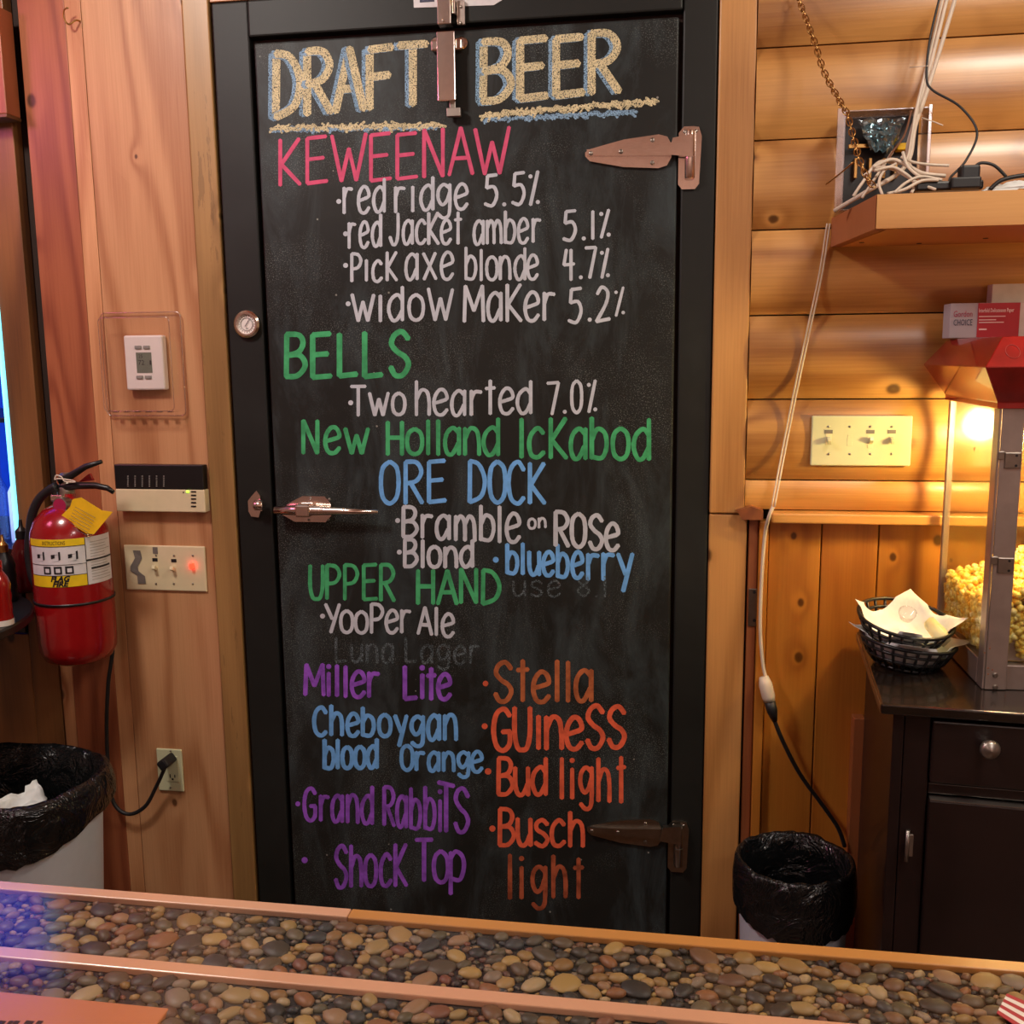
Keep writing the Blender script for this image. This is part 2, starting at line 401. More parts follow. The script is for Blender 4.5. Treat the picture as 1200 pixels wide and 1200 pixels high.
def text_mesh(txt, size, fn, name, mat, parent, align='LEFT', bold=0, shear=0, xs=1, squeeze=None, **k):
    cu = bpy.data.curves.new('t', 'FONT'); cu.body = txt; cu.size = size; cu.align_x = align; cu.offset = bold; cu.shear = shear; cu.resolution_u = 2
    to = bpy.data.objects.new('t', cu); COL.objects.link(to)
    dg = bpy.context.evaluated_depsgraph_get(); me = to.evaluated_get(dg).to_mesh()
    v = [Vector(q.co) for q in me.vertices]; f = [tuple(p.vertices) for p in me.polygons]
    to.evaluated_get(dg).to_mesh_clear(); bpy.data.objects.remove(to); bpy.data.curves.remove(cu)
    if not v: return None
    if squeeze:
        w = max(q.x for q in v) - min(q.x for q in v); xs = squeeze / w
    return obj(name, [fn(q.x * xs, q.y) for q in v], f, mat, parent, **k)

# ------------------------------------------------------------------ room shell
def structure(name, a, b, mat, label): o = box(name, a, b, mat, None, 0); return tag(o, label, None, None, 'structure')
structure('floor', (-3, -5, -.1), (3, .12, 0), M['floor'], 'dark plank floor of the bar room')
structure('ceiling', (-3, -5, 2.9), (3, .12, 3.0), M['ceil'], 'pale boarded ceiling of the bar room')
structure('wall_left', (-3.1, -5, 0), (-3, .7, 2.9), M['plaster'], 'side wall left of the bar')
structure('wall_right', (3, -5, 0), (3.1, .12, 2.9), M['plaster'], 'side wall right of the bar')
structure('wall_front', (-3, -5.1, 0), (3, -5, 2.9), M['plaster'], 'wall behind the viewer')
wall = structure('wall_back', (-1.56, .035, 0), (3, .12, 2.9), M['gap'], 'back wall of logs and pine boards around the cooler door')
structure('wall_back_alcove', (-3, .62, 0), (-1.56, .7, 2.9), M['plaster'], 'recessed back wall at the far left behind the lit cooler')

def vb(x0, x1, z0, z1, mat, Y=0.0, th=.032, bev=.0018, name='board', slope=0):
    """vertical board on the back wall"""
    return box(name, (x0, Y, z0), (x1, Y + th, z1), mat, wall, bev)
# left boards
xb = lambda px, py: P(px, py).x
X_R0, X_R1 = -1.475, -1.437
vb(P(13.5, 520).x, X_R0, .0, 2.9, M['board_brown'], .0)
for a_, b_ in ((-2.6, -2.2), (-2.199, -1.95), (-1.949, -1.74), (-1.739, -1.5485)): box('board', (a_, .0, 0), (b_, .011, .935), M['board_brown'], wall, .0015)
vb(X_R1, xb(76, 5), 0, 2.9, M['board_red'], -.004, .036)  # redder left part of the wide board, split at the tone edge
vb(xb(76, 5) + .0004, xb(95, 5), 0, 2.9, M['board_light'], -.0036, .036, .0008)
vb(xb(95, 5) + .001, xb(214, 5), 0, 2.9, M['board_light'], -.004, .036)
vb(xb(214, 5) + .002, xb(246, 5), 0, 2.9, M['trim_tan'], -.010, .042, .003, 'door_casing')
vb(xb(247, 5), .0855, 2.352, 2.9, M['board_light'], -.006, .036, .002, 'head_casing')
# right casing, two lengths with a step at the chair rail
XR = P(840, 5).x
vb(.0865, .1590, 1.262, 2.9, M['trim_right'], -.014, .046, .003, 'door_casing')
vb(.0865, .1660, 0, 1.260, M['trim_right'], -.010, .042, .003, 'door_casing')
# left boards under the round table: short pieces beside the bin
box('board', (-1.47, -.002, 0), (-1.438, .033, .86), M['board_light'], wall, .002)
# logs
Z = [P(885, 57).z, P(885, 165).z, P(885, 270).z, P(880, 370).z, P(878, 468).z, P(876, 562).z]
edges = [2.9, 2.72, 2.545, 2.371] + Z + [1.269]
for i in range(len(edges) - 1):
    zt, zb = edges[i], edges[i + 1]; h = zt - zb; n = 10; prof = []
    bul = .018 if h > .1 else .008
    for k in range(n + 1):
        t = k / n; prof.append((-bul * (1 - abs(2 * t - 1) ** 2.4), zb + .0015 + (h - .003) * t))
    x0, x1 = .1605, 2.98; v = []; f = []; N = 26
    for j in range(N + 1):
        x = x0 + (x1 - x0) * j / N
        for y, z in prof:
            wv = .0012 * noise.noise(Vector((x * 3, z * 9, i)))
            v.append((x, y + wv, z))
        v.append((x, .03, prof[-1][1])); v.append((x, .03, prof[0][1]))
    m = n + 3
    for j in range(N):
        for k in range(m): l = (k + 1) % m; f.append((j * m + k, j * m + l, (j + 1) * m + l, (j + 1) * m + k)[::-1])
    f.append(tuple(range(m))); f.append(tuple(N * m + k for k in range(m))[::-1])
    obj('log', v, f, M['log'], wall, smooth=True, auto=50)
# chair rail cap
cr = box('trim_1', (P(905, 600, -.04).x, -.042, 1.247), (2.98, .03, 1.268), M['log'], None, .003)
tag(cr, 'pine chair rail cap between the logs and the upright boards', None, None, 'structure')
MB().prism([(0, 0), (.012, -.02), (.055, -.02), (.055, .0), (.03, .008)], Matrix.Translation((P(862, 600).x, -.032, 1.272)), .05).make('rail_stub', M['wainscot_dark'], wall)
# wainscot boards under the rail
WX = [.2125, P(962, 650).x, P(1029, 650).x, P(1106, 650).x, .66, .78, .90, 1.02, 1.16, 1.30, 1.45, 1.6, 1.75, 1.9]
for a, b in zip(WX[:-1], WX[1:]): vb(a + .0012, b - .0012, 0, 1.247, M['wainscot'], 0, .03, .002)
vb(.1705, .1905, 0, 1.255, M['wainscot_dark'], -.004, .03, .002)
vb(.1915, .2110, 0, 1.246, M['wainscot'], -.016, .046, .002, 'edge_strip')
sp = MB().box((P(877, 700).x, -.0075, P(880, 733).z), (P(889, 700).x, -.004, P(880, 689).z), .001).make('strike_plate', M['chrome_dull'], wall)
for py in (694, 727): MB().lathe([(.0034, 0), (.0034, .0012)], P(884, py, -.0076), 'Y', 10).make('screw_hole', M['ink'], sp)
# batten beside the cabinet
bp = P(1003, 840, -.02)
vb(bp.x - .006, bp.x + .018, 0, bp.z, M['wainscot_dark'], -.03, .03, .002, 'batten')
# hook on left board
hk = P(88, 24, -.004)
MB().tube([hk + Vector((.012, 0, -.002)), hk + Vector((.008, -.012, -.004)), hk + Vector((-.004, -.02, -.014)), hk + Vector((-.012, -.024, .0)), hk + Vector((-.008, -.026, .014)), hk + Vector((.002, -.026, .018))], .0018, 8, 6).make('cup_hook', M['brass'], None, smooth=True)
tag(bpy.data.objects['cup_hook'], 'small brass cup hook screwed into the wood at the top left', 'hook')
hk = P(1, 22, -.02)
MB().tube([hk + Vector((.01, .02, 0)), hk + Vector((.0, 0, -.004)), hk + Vector((-.010, -.004, .006)), hk + Vector((-.006, -.004, .018))], .0018, 8, 6).make('cup_hook', M['brass'], None, smooth=True)
tag(bpy.data.objects['cup_hook.001'], 'brass cup hook cut by the left edge, above the orange wood box', 'hook')
# valance box at the far left
vz = P(8, 133, -.05)
vt = thing('wall_box', 'orange stained wooden box end at the top left edge', 'box', (vz.x - .15, -.03, vz.z))
box('body', (vz.x - .3, -.05, vz.z), (vz.x, -.001, 2.36), M['board_red'], vt, .002)
box('bottom_rail', (vz.x - .3, -.053, vz.z - .008), (vz.x + .001, -.001, vz.z - .0005), M['board_brown'], vt, .001)

# ------------------------------------------------------------------ blue-lit cooler at far left
ct = thing('drinks_cooler', 'blue lit glass front drinks cooler with a bright cyan edge at the far left', 'cooler', (-1.85, .2, 0))
cx0, cx1 = -2.2, P(13, 520).x
box('back_panel', (cx0 + .01, .52, .95), (cx1 - .01, .54, 2.4), M['blue_back'], ct)
box('added_glow_panel', (cx0 + .02, -.004, 1.82), (cx1 - .03, .011, 2.38), M['glow_panel'], ct)  # added glowing panel, out of view, for the blue reflection on the bar
box('side_panel', (cx1 - .012, .012, .02), (cx1, .55, 2.4), M['black'], ct)
box('side_panel', (cx0, .012, .02), (cx0 + .012, .55, 2.4), M['black'], ct)
box('top_panel', (cx0, .012, 2.4), (cx1, .55, 2.45), M['black'], ct)
box('base', (cx0 + .013, .02, .02), (cx1 - .013, .5, .94), M['black'], ct)
for z in (1.13, 1.45, 1.8, 2.1): box('shelf', (cx0 + .014, .05, z), (cx1 - .014, .5, z + .012), M['black'], ct)
box('lower_fascia', (cx0 + .02, -.008, .94), (cx1 - .001, .011, 1.15), M['black'], ct)
box('led_strip', (cx1 - .008, -.006, 1.152), (cx1 - .002, .010, 2.38), M['blue_led'], ct, .002)
box('door_glass', (cx0 + .02, .000, .96), (cx1 - .036, .005, 2.38), M['glass'], ct, 0)
l = bpy.data.lights.new('cooler_lamp', 'AREA'); l.energy = 9; l.color = (.12, .35, 1); l.size = .5; l.shape = 'RECTANGLE'; l.size_y = 1.2
lo = bpy.data.objects.new('cooler_lamp', l); COL.objects.link(lo); lo.location = (-1.9, .02, 1.75); lo.rotation_euler = (radians(90), 0, 0)
for i, x in enumerate((-1.62, -1.69, -1.77, -1.85)):
    b = MB().lathe([(.03, 0), (.031, .005), (.031, .13), (.012, .17), (.012, .215), (.014, .22)], (x, .12, 1.142), seg=16).make('bottle', M['glass'] if i % 2 else M['white'], None, smooth=True)
    tag(b, ['white capped bottle nearest the cyan edge on the cooler shelf', 'clear bottle second from the cyan edge in the cooler', 'white bottle third from the cyan edge in the cooler', 'clear bottle farthest from the cyan edge in the cooler'][i], 'bottle', 'bottles in the blue cooler')

# ------------------------------------------------------------------ cooler door with chalk lettering
XL, XRt, ZT, ZB = P(300, 52).x, P(790, 300).x + .003, 2.263, .06
YB = -.012
dt = thing('door_1', 'black walk-in cooler door used as a chalkboard beer list', None, (-.45, 0, .0), 0, None, 'structure')
pan = box('door_panel', (XL, YB, ZB), (XRt, .030, ZT), M['chalkboard'], dt, .004)
XFL, XFR = P(249, 5).x, .0845
box('door_frame_side', (XFL, -.008, 0), (XL - .011, .034, 2.350), M['frame_black'], dt, .004)
box('door_frame_side', (XRt + .008, -.008, 0), (XFR, .034, 2.350), M['frame_black'], dt, .004)
box('door_frame_head', (XL - .010, -.014, ZT + .012), (XRt + .007, .034, 2.349), M['frame_black'], dt, .004)
box('gasket', (XL - .011, .012, 0), (XRt + .008, .034, ZT + .012), M['gap'], dt, 0)

GL = {
'A': '0,0 5,10 10,0|2,3.5 8,3.5', 'B': '1,10 .8,0|~.8,10 6.5,9.8 8.5,8 6.5,5.8 1,5|~1,5 7,5 9.5,2.6 6,.2 .5,0',
'C': '~9.3,8 6,10 2,8.5 .5,5 2,1.2 6,0 9.3,1.5', 'D': '1,10 .8,0|~.8,10 6,9.2 9.5,5.5 7.5,1.6 .8,0', 'E': '9,10 1,9.8 1,0 9.5,.3|1,5.2 8,5.4',
'F': '9,10 1,9.8 1,0|1,5.2 8,5.4', 'G': '~9,8.3 6,10 2,8.8 .5,5 2,1.2 5.5,0 8.8,1.5 9,4.5|5,4.5 9.3,4.6', 'H': '1,10 1,0|9,10 9,0|1,5.2 9,5.2',
'I': '5,10 5,0', 'J': '~7.5,10 7.5,4 6,.6 3,0 .5,2.5', 'K': '1,10 1,0|9,10 1.5,4.6 9.5,0', 'L': '1,10 1,0 9,.4', 'M': '.5,0 1,10 5,3 9,10 9.5,0',
'N': '1,0 1,10 9,0 9,10', 'O': '~5,10 1.5,8.5 .5,5 1.5,1.5 5,0 8.5,1.5 9.5,5 8.5,8.5 5,10', 'P': '1,10 1,0|~1,10 6.5,9.6 9,7.4 6.5,5 1,4.5',
'R': '1,10 1,0|~1,10 6.5,9.8 9,7.6 6.5,5.4 1,4.8|3.5,5 9.5,0', 'S': '~9,8.3 6,10 2.5,9.2 1.2,7.2 4,5.4 7.5,4.2 9,2.4 6.5,.2 3,.1 .8,2',
'T': '0,10 10,10|5,10 5,0', 'U': '~1,10 1,4 2.5,.6 5,0 7.5,.6 9,4 9,10', 'W': '0,10 2.8,0 5,7 7.2,0 10,10', 'Y': '0,10 4.8,4.8|10,10 3.8,0',
'a': '~8.3,6.3 5.2,7.6 1.8,6 .8,3 2.2,.3 5,.2 8.2,3.2|8.7,7.6 8.7,0', 'b': '1,10 1,0|~1,4.5 4,7.2 8,6.2 9,3 6.5,.2 1,.4',
'c': '~8.5,6.2 5.5,7.6 2,6 .8,3.5 2,.6 5.5,0 8.8,1.4', 'd': '9,10 9,0|~9,6 6,7.6 2,6 .8,3 3,.2 6,.4 9,3.2',
'e': '~1.2,3.6 5,4.1 8.8,5 7.5,7.2 4.5,7.7 1.6,5.8 .8,3 2.5,.4 6,0 9,1.6', 'g': '~8.8,6.4 5,7.6 1.5,6.2 1,3.6 3.5,1.6 6.5,2.4 8.8,5|~9,7.6 9,1 8,-1.8 4.5,-2.4 1,-1.2',
'h': '1,10 1,0|~1,4.5 4,7.3 7.5,6.8 8.8,4 8.8,0', 'i': '5,7.5 5,0|5,9.6', 'l': '5,10 5,0', 'j': '5,7 5,0', 'k': '1,10 1,0|8,7.5 1.5,3.5 9,0',
'm': '1,7.5 1,0|~1,5 3,7.5 4.8,5.5 5,0|~5,5 7,7.5 8.9,5.5 9.3,0', 'n': '1,7.5 1,0|~1,4.5 4,7.4 7.5,6.8 8.8,4 9,0',
'o': '~5,7.6 1.8,6.4 .7,3.8 1.8,1 5,0 8.2,1 9.3,3.8 8.2,6.4 5,7.6', 'p': '1,7.5 1,-2.6|~1,6 4,7.7 8,6.6 9,4 6.5,1 1,1.2', 'r': '1.5,7.5 1.5,0|~1.5,4.5 4,7 8.8,7',
's': '~8.6,6.3 5.5,7.6 2,6.6 2.2,4.8 6.5,3.5 8.6,1.8 5.5,0 1,1', 't': '5,10 5,0|1,7.6 9,7.8', 'u': '~1,7.5 1.2,2.5 3,.2 6,.4 8.6,3|8.9,7.5 9,0',
'w': '0,7.5 2.8,0 5,5.5 7.2,0 10,7.5', 'x': '.5,7.5 9.5,0|9,7.5 1,0', 'y': '1,7.5 5.5,1.5|9.5,7.6 4,-3.4',
'0': '~5,10 2,8.5 1.2,5 2,1.5 5,0 8,1.5 8.8,5 8,8.5 5,10', '1': '5,10 5,0', '2': '~1.5,8 4.5,10 8.2,8.4 7,5 1,0|1,0 9.5,.5', '4': '3,10 1,5 9.5,5.3|6.8,10 6.8,0',
'5': '9,10 2.8,9.8 2.2,6|~2.2,6 7,6.2 9,3.4 6,.3 1,1', '7': '.5,9.8 9,10 4,0', '8': '~5,5.2 1.5,7.5 5,10 8.5,7.5 5,5.2 1,2.5 5,0 9,2.5 5,5.2', '.': '5,.5', '%': '9,10 2,0|2,8.6|9,.8', '*': '5,4.5',
# small capitals at x-height
'ı': '5,7.5 5,0', 'ĸ': '1,9 1,0|8.5,9 1.5,4 9,0'}
WD = {'m': 1.45, 'w': 1.3, 'W': 1.45, 'M': 1.3, 'i': .42, 'l': .42, 'I': .42, 'ı': .42, '1': .4, '.': .35, '*': .35, 't': .7, '%': .7, ' ': .55, 'r': .85, 'j': .4}
def glyph(ch):
    out = []
    for s in GL[ch].split('|'):
        sm = s.startswith('~'); pts = [Vector([float(a) for a in q.split(',')]) for q in s.lstrip('~').split()]
        if sm: out.append(catmull(pts, 6))
        elif len(pts) == 1: out.append(pts)
        else:
            for a, b in zip(pts[:-1], pts[1:]): out.append([a, a.lerp(b, .5), b])
    return out
def ribbon(mb, pts, w, Y, jit=.35):
    """flat ink stroke through photo points, laid on the door plane"""
    layer = Y - .00004 * (len(mb.f) % 7)
    if len(pts) == 1:
        c = pts[0]; ring = [c + Vector((cos(a), sin(a))) * w * .62 for a in [2 * pi * k / 10 for k in range(10)]]
        mb.add([P(q.x, q.y, layer) for q in ring], [tuple(range(10))]); return
    n = len(pts); Lp = []; Rp = []
    for i, p in enumerate(pts):
        t = pts[min(i + 1, n - 1)] - pts[max(i - 1, 0)]; t = t.normalized() if t.length else Vector((1, 0)); nn = Vector((-t.y, t.x))
        h = w / 2 + random.uniform(-jit, jit) * .5
        Lp.append(p + nn * h); Rp.append(p - nn * h)
    t0 = (pts[1] - pts[0]).normalized(); t1 = (pts[-1] - pts[-2]).normalized()
    capS = pts[0] - t0 * w * .32; capE = pts[-1] + t1 * w * .32
    vs = [P(q.x, q.y, layer - 6e-6 * i) for i, q in enumerate(Lp)] + [P(q.x, q.y, layer - 6e-6 * i) for i, q in enumerate(Rp)] + [P(capS.x, capS.y, layer), P(capE.x, capE.y, layer - 6e-6 * n)]
    fs = [(i, i + 1, n + i + 1, n + i) for i in range(n - 1)] + [(0, n, 2 * n), (n - 1, 2 * n + 1, 2 * n - 1)]
    mb.add(vs, fs)
YI = YB - .0004
def word(txt, x0, b0, x1, b1, h0, h1=None, w=5, ink='white', label=None, double=None, sl=.0, gap=.22):
    """txt between x0 and x1, baseline from b0 to b1, cap height h0 to h1 (photo pixels)"""
    h1 = h1 or h0
    adv = [WD.get(c, 1.0) for c in txt]; tot = sum(adv) + gap * (len(txt) - 1); k = (x1 - x0) / tot
    if ink != 'cream': w = w * .84
    def build(dx, dy, wd, mat, nm, Y, lab):
        mb = MB(); x = 0
        random.seed(hash_(txt) + int(x0))
        for c, a in zip(txt, adv):
            jx, jy, js = random.uniform(-.7, .7), random.uniform(-.8, .8), random.uniform(.97, 1.03)
            if c != ' ':
                for st in glyph(c):
                    pts = []
                    for q in st:
                        u = (x + a * q.x / 10) / tot; h = (h0 + (h1 - h0) * u) * js; yy = q.y / 10 * h
                        pts.append(Vector((x0 + u * (x1 - x0) + sl * yy + jx + dx, b0 + (b1 - b0) * u - yy + jy + dy)))
                    ribbon(mb, pts, wd, Y)
            x += a + gap
        return mb.make(nm, INK[mat], dt, label=lab)
    if double: build(-double[1], double[2], w, double[0], 'chalk_word', YI + .0001, 'pale blue chalk outline of the heading')
    return build(0, 0, w, ink, 'chalk_word', YI, label)
def hash_(s): return sum((i + 3) * ord(c) for i, c in enumerate(s))
def dot(x, y, ink, r=3.2):
    mb = MB(); ribbon(mb, [Vector((x, y))], r * 1.5, YI); mb.make('chalk_dot', INK[ink], dt)
# heading in chalk, cream over sky blue
word('DRAFT', 320, 137, 500, 122, 74, 72, 9.5, 'cream', 'cream and blue chalk heading', ('sky', 4.5, 1), gap=.12)
word('BEER', 563, 118, 727, 108, 70, 68, 9.5, 'cream', 'cream and blue chalk heading', ('sky', 4.5, 1), gap=.12)
def squiggle(x0, y0, x1, y1, amp, n, w, ink, Y):
    """scribbled underline: many short overlapping chalk dabs"""
    mb = MB()
    for i in range(n):
        t = i / n; c = Vector((x0 + (x1 - x0) * t, y0 + (y1 - y0) * t)); a = .8 + .5 * sin(i * 1.7)
        d = Vector((random.uniform(2, 5), random.uniform(-amp, amp) * a)); c += Vector((0, random.uniform(-amp, amp) * .5))
        ribbon(mb, [c - d, c + Vector((0, -1)), c + d], w * random.uniform(.7, 1.1), Y)
    mb.make('chalk_underline', INK[ink], dt)
squiggle(320, 153, 515, 150, 3, 70, 3.6, 'sky', YI + .0001); squiggle(319, 151, 520, 147, 4.5, 110, 3.2, 'cream', YI)
squiggle(568, 141, 745, 132, 3, 70, 3.6, 'sky', YI + .0001); squiggle(565, 136, 770, 119, 4.5, 110, 3.4, 'cream', YI)
word('KEWEENAW', 326, 217, 597, 202, 53, 55, 5.4, 'pink', 'pink lettering', gap=.14)
dot(397, 236, 'white'); word('red', 402, 250, 452, 248, 40, 38, 4.8); word('rıdge', 462, 249, 550, 244, 40, 38, 4.8); word('5.5%', 567, 243, 632, 240, 37, 38, 4.8)
dot(405, 274, 'white'); word('red', 408, 290, 447, 289, 38, 37, 4.6); word('JacKet', 456, 287, 541, 285, 36, 36, 4.6, gap=.12); word('amber', 554, 286, 634, 284, 37, 36, 4.6, gap=.14); word('5.1%', 659, 284, 714, 278, 36, 32, 4.8)
dot(405, 311, 'white'); word('PıcK', 411, 330, 465, 329, 33, 33, 4.6); word('axe', 475, 328, 532, 326, 40, 40, 4.6); word('blonde', 545, 328, 632, 327, 37, 36, 4.6, gap=.14); word('4.7%', 660, 328, 713, 325, 37, 34, 4.6)
dot(408, 356, 'white'); word('wıdoW', 412, 377, 530, 374, 43, 36, 5.0); word('MaKer', 543, 377, 652, 375, 42, 42, 5.2, gap=.14); word('5.2', 665, 379, 716, 375, 41, 40, 4.8); word('%', 720, 370, 732, 368, 32, 32, 4)
word('BELLS', 334, 442, 481, 440, 50, 51, 7.6, 'green', 'bold green lettering', gap=.2)
dot(411, 472, 'white'); word('Two', 412, 487, 475, 486, 34, 34, 5.0); word('hearted', 486, 487, 624, 484, 39, 38, 5.0, gap=.12); word('7.0%', 641, 485, 698, 483, 38, 37, 4.6)
word('New', 354, 531, 431, 531, 39, 39, 6, 'green'); word('Holland', 452, 532, 586, 534, 39, 42, 6, 'green', gap=.1); word('IcKabod', 607, 536, 762, 538, 44, 48, 6.4, 'green', gap=.12)
word('ORE', 445, 591, 524, 588, 49, 48, 6.2, 'blue'); word('DOCK', 549, 589, 639, 590, 48, 48, 6.2, 'blue', gap=.14)
dot(466, 610, 'white'); word('Bramble', 471, 629, 611, 636, 34, 42, 5.6, gap=.14); word('on', 619, 619, 640, 618, 16, 14, 3.8); word('ROSe', 649, 640, 727, 645, 40, 40, 6, gap=.14)
dot(468, 647, 'white'); word('Blond', 473, 664, 555, 665, 31, 32, 5.6, gap=.14)
dot(581, 656, 'blue', 3.8); word('bluebe', 593, 672, 684, 677, 34, 38, 6, 'blue', gap=.16); word('rry', 687, 679, 742, 680, 40, 40, 6.2, 'blue', gap=.04)
word('UPPER', 361, 702, 463, 704, 40, 42, 5.4, 'green', gap=.14); word('HAND', 488, 707, 586, 707, 40, 40, 6, 'green', gap=.14)
dot(378, 722, 'white'); word('YooPer', 381, 741, 482, 742, 34, 34, 5, gap=.08); word('Ale', 490, 743, 533, 746, 32, 34, 5, gap=.14)
word('Luna', 392, 776, 462, 776, 28, 28, 4, 'ghost', 'half wiped grey lettering'); word('Lager', 474, 776, 563, 778, 28, 28, 4, 'ghost', 'half wiped grey lettering')
word('use 8.1', 600, 699, 712, 699, 24, 24, 3, 'ghost', 'half wiped grey lettering')
word('Miller', 356, 815, 446, 817, 35, 38, 6, 'purple', 'purple lettering', gap=.1); word('Lite', 473, 819, 530, 819, 37, 37, 6.4, 'purple', gap=.06)
word('Cheboy', 368, 861, 477, 864, 34, 33, 6, 'blue', gap=.16); word('gan', 481, 866, 536, 867, 34, 40, 6, 'blue', gap=.16)
word('blood', 379, 900, 443, 900, 33, 33, 6.2, 'blue', gap=.1); word('Orange', 469, 902, 567, 905, 28, 30, 5.6, 'blue', gap=.16)
dot(349, 942, 'purple'); word('Grand', 356, 961, 438, 966, 38, 44, 5.6, 'purple', gap=.16); word('Rabbi', 449, 967, 518, 974, 45, 50, 5.6, 'purple', gap=.16); word('TS', 514, 974, 551, 975, 58, 50, 6, 'purple', gap=0)
dot(357, 1008, 'purple', 4); word('ShocK', 392, 1040, 477, 1037, 50, 48, 5.8, 'purple', gap=.14); word('Top', 487, 1032, 545, 1036, 46, 50, 6, 'purple', gap=0)
dot(569, 801, 'orange', 3.6); word('Stella', 579, 822, 696, 822, 46, 46, 6.6, 'rust', 'rust coloured lettering', gap=.12)
dot(568, 851, 'orange', 3.8); word('GUıneSS', 577, 879, 734, 876, 50, 48, 7, 'orange', 'bright orange lettering', gap=.1)
dot(572, 904, 'orange', 4.2); word('Bud', 582, 930, 642, 932, 42, 44, 6.4, 'orange', gap=.08); word('light', 655, 935, 733, 940, 46, 54, 6, 'orange', gap=.3)
dot(577, 971, 'orange', 4); word('Busch', 584, 990, 685, 992, 42, 40, 6.2, 'orange', gap=.08)
word('light', 594, 1053, 684, 1052, 50, 46, 6, 'dull', 'faded orange lettering', gap=.34)
random.seed(11)

# ------------- hardware on the door
def screw(p, parent, r=.0045, Y=None):
    MB().lathe([(r, 0), (r, .0012), (r * .7, .002), (0.0005, .0022)], p, 'Y', 12).make('screw', M['chrome_dull'], parent, smooth=True)
def hinge(px, py, pin_top, pin_bot, dull=False):
    """long leaf strap to the left of a knuckle plate; px,py the tip of the strap"""
    mt = M['chrome_dull'] if dull else M['chrome']
    tip = P(px, py, YB); r0 = P(795, py - 22, YB); zc = (P(795, py - 18, YB).z + P(795, py + 18, YB).z) / 2
    L = 0.0 - tip.x - .004; h = .033
    out = [(0, -.004), (.01, -.014), (L * .45, -.028), (L * .85, -.033), (L * .95, -.028), (L, -.012), (L, .012), (L * .95, .028), (L * .85, .033), (L * .45, .026), (.01, .010), (0, .004)]
    m = Matrix.Translation((tip.x, YB - .006, zc)); g = MB().prism([(x, z) for x, z in out], m, .0058).make('hinge', mt, dt)
    # raised spine
    sp_ = [(.004, -.006), (L * .5, -.009), (L, -.012), (L, .013), (L * .5, .008), (.004, .006)]
    MB().prism(sp_, Matrix.Translation((tip.x, YB - .014, zc + .002)), .009).make('hinge_spine', mt, g)
    for fx, dz in ((.07, 0), (.42, .001), (.78, .022), (.78, -.022)):
        screw(Vector((tip.x + L * fx, YB - (.0145 if abs(dz) < .01 else .0065), zc + dz)), g)
    # knuckle arm and barrel plate
    xk = .018; kt, kb = P(810, pin_top, -.02).z, P(810, pin_bot, -.02).z
    MB().prism([(-.028, -.014), (.02, -.020), (.02, .024), (-.02, .018)], Matrix.Translation((xk, YB - .022, zc + .004)), .014).make('hinge_arm', mt, g)
    hp = (kt - kb)
    pl = [(0, .01), (.008, 0), (.034, 0), (.042, .01), (.046, hp - .02), (.040, hp - .002), (.030, hp), (.010, hp), (.0, hp - .012)]
    MB().prism(pl, Matrix.Translation((.0100, -.0135, kb)), .0055).make('hinge_plate', mt, g)
    MB().lathe([(.009, 0), (.0105, .002), (.0105, hp * .36), (.0085, hp * .37), (.0105, hp * .38), (.0105, hp * .74), (.009, hp * .76)], (.033, -.022, kb + hp * .16), 'Z', 20).make('hinge_barrel', mt, g, smooth=True, auto=40)
    for fx in (.022, .044): screw(Vector((fx, -.0138, kt - .010)), g, .0036)
hinge(686, 177, 147, 221)
hinge(688, 977, 965, 1025, True)
# handle and strike
hp_ = P(330, 595, YB); 
lv = MB().prism([(0, -.010), (.035, -.029), (.108, -.029), (.122, -.014), (.122, .014), (.108, .030), (.055, .030), (.02, .012)], Matrix.Translation((P(330, 596, YB).x, YB - .012, P(365, 596, YB).z)), .012).make('door_handle', M['chrome'], dt)
a = P(322, 598, YB - .03); b = P(352, 598, YB - .03); c = P(443, 600, YB - .034)
MB().tube([a, b, b + (c - b) * .15, b + (c - b) * .6, c], [.009, .012, .011, .0075, .0045], 14).make('lever', M['chrome'], lv, smooth=True)
MB().box((b.x - .008, YB - .044, b.z - .014), (b.x + .026, YB - .012, b.z + .014), .004).make('lever_hub', M['chrome'], lv)
for px, py in ((364, 584), (386, 585), (362, 609), (385, 609)): screw(P(px, py, YB - .0122), lv, .003)
st = MB().prism([(-.002, -.024), (.016, -.026), (.022, -.010), (.022, .024), (.014, .036), (.0, .022), (-.008, .012), (-.008, -.012)], Matrix.Translation((P(298, 592).x, -.016, P(300, 592).z)), .008).make('door_strike', M['chrome'], dt)
MB().lathe([(.010, -.008), (.0115, -.006), (.0115, .012), (.009, .014)], P(302, 592, -.030), 'X', 18).make('roller', M['chrome'], st, smooth=True)
MB().box(P(305, 592, -.034) + Vector((-.004, 0, -.014)), P(305, 592, -.016) + Vector((.012, 0, -.008)), .001).make('strike_arm', M['chrome'], st)
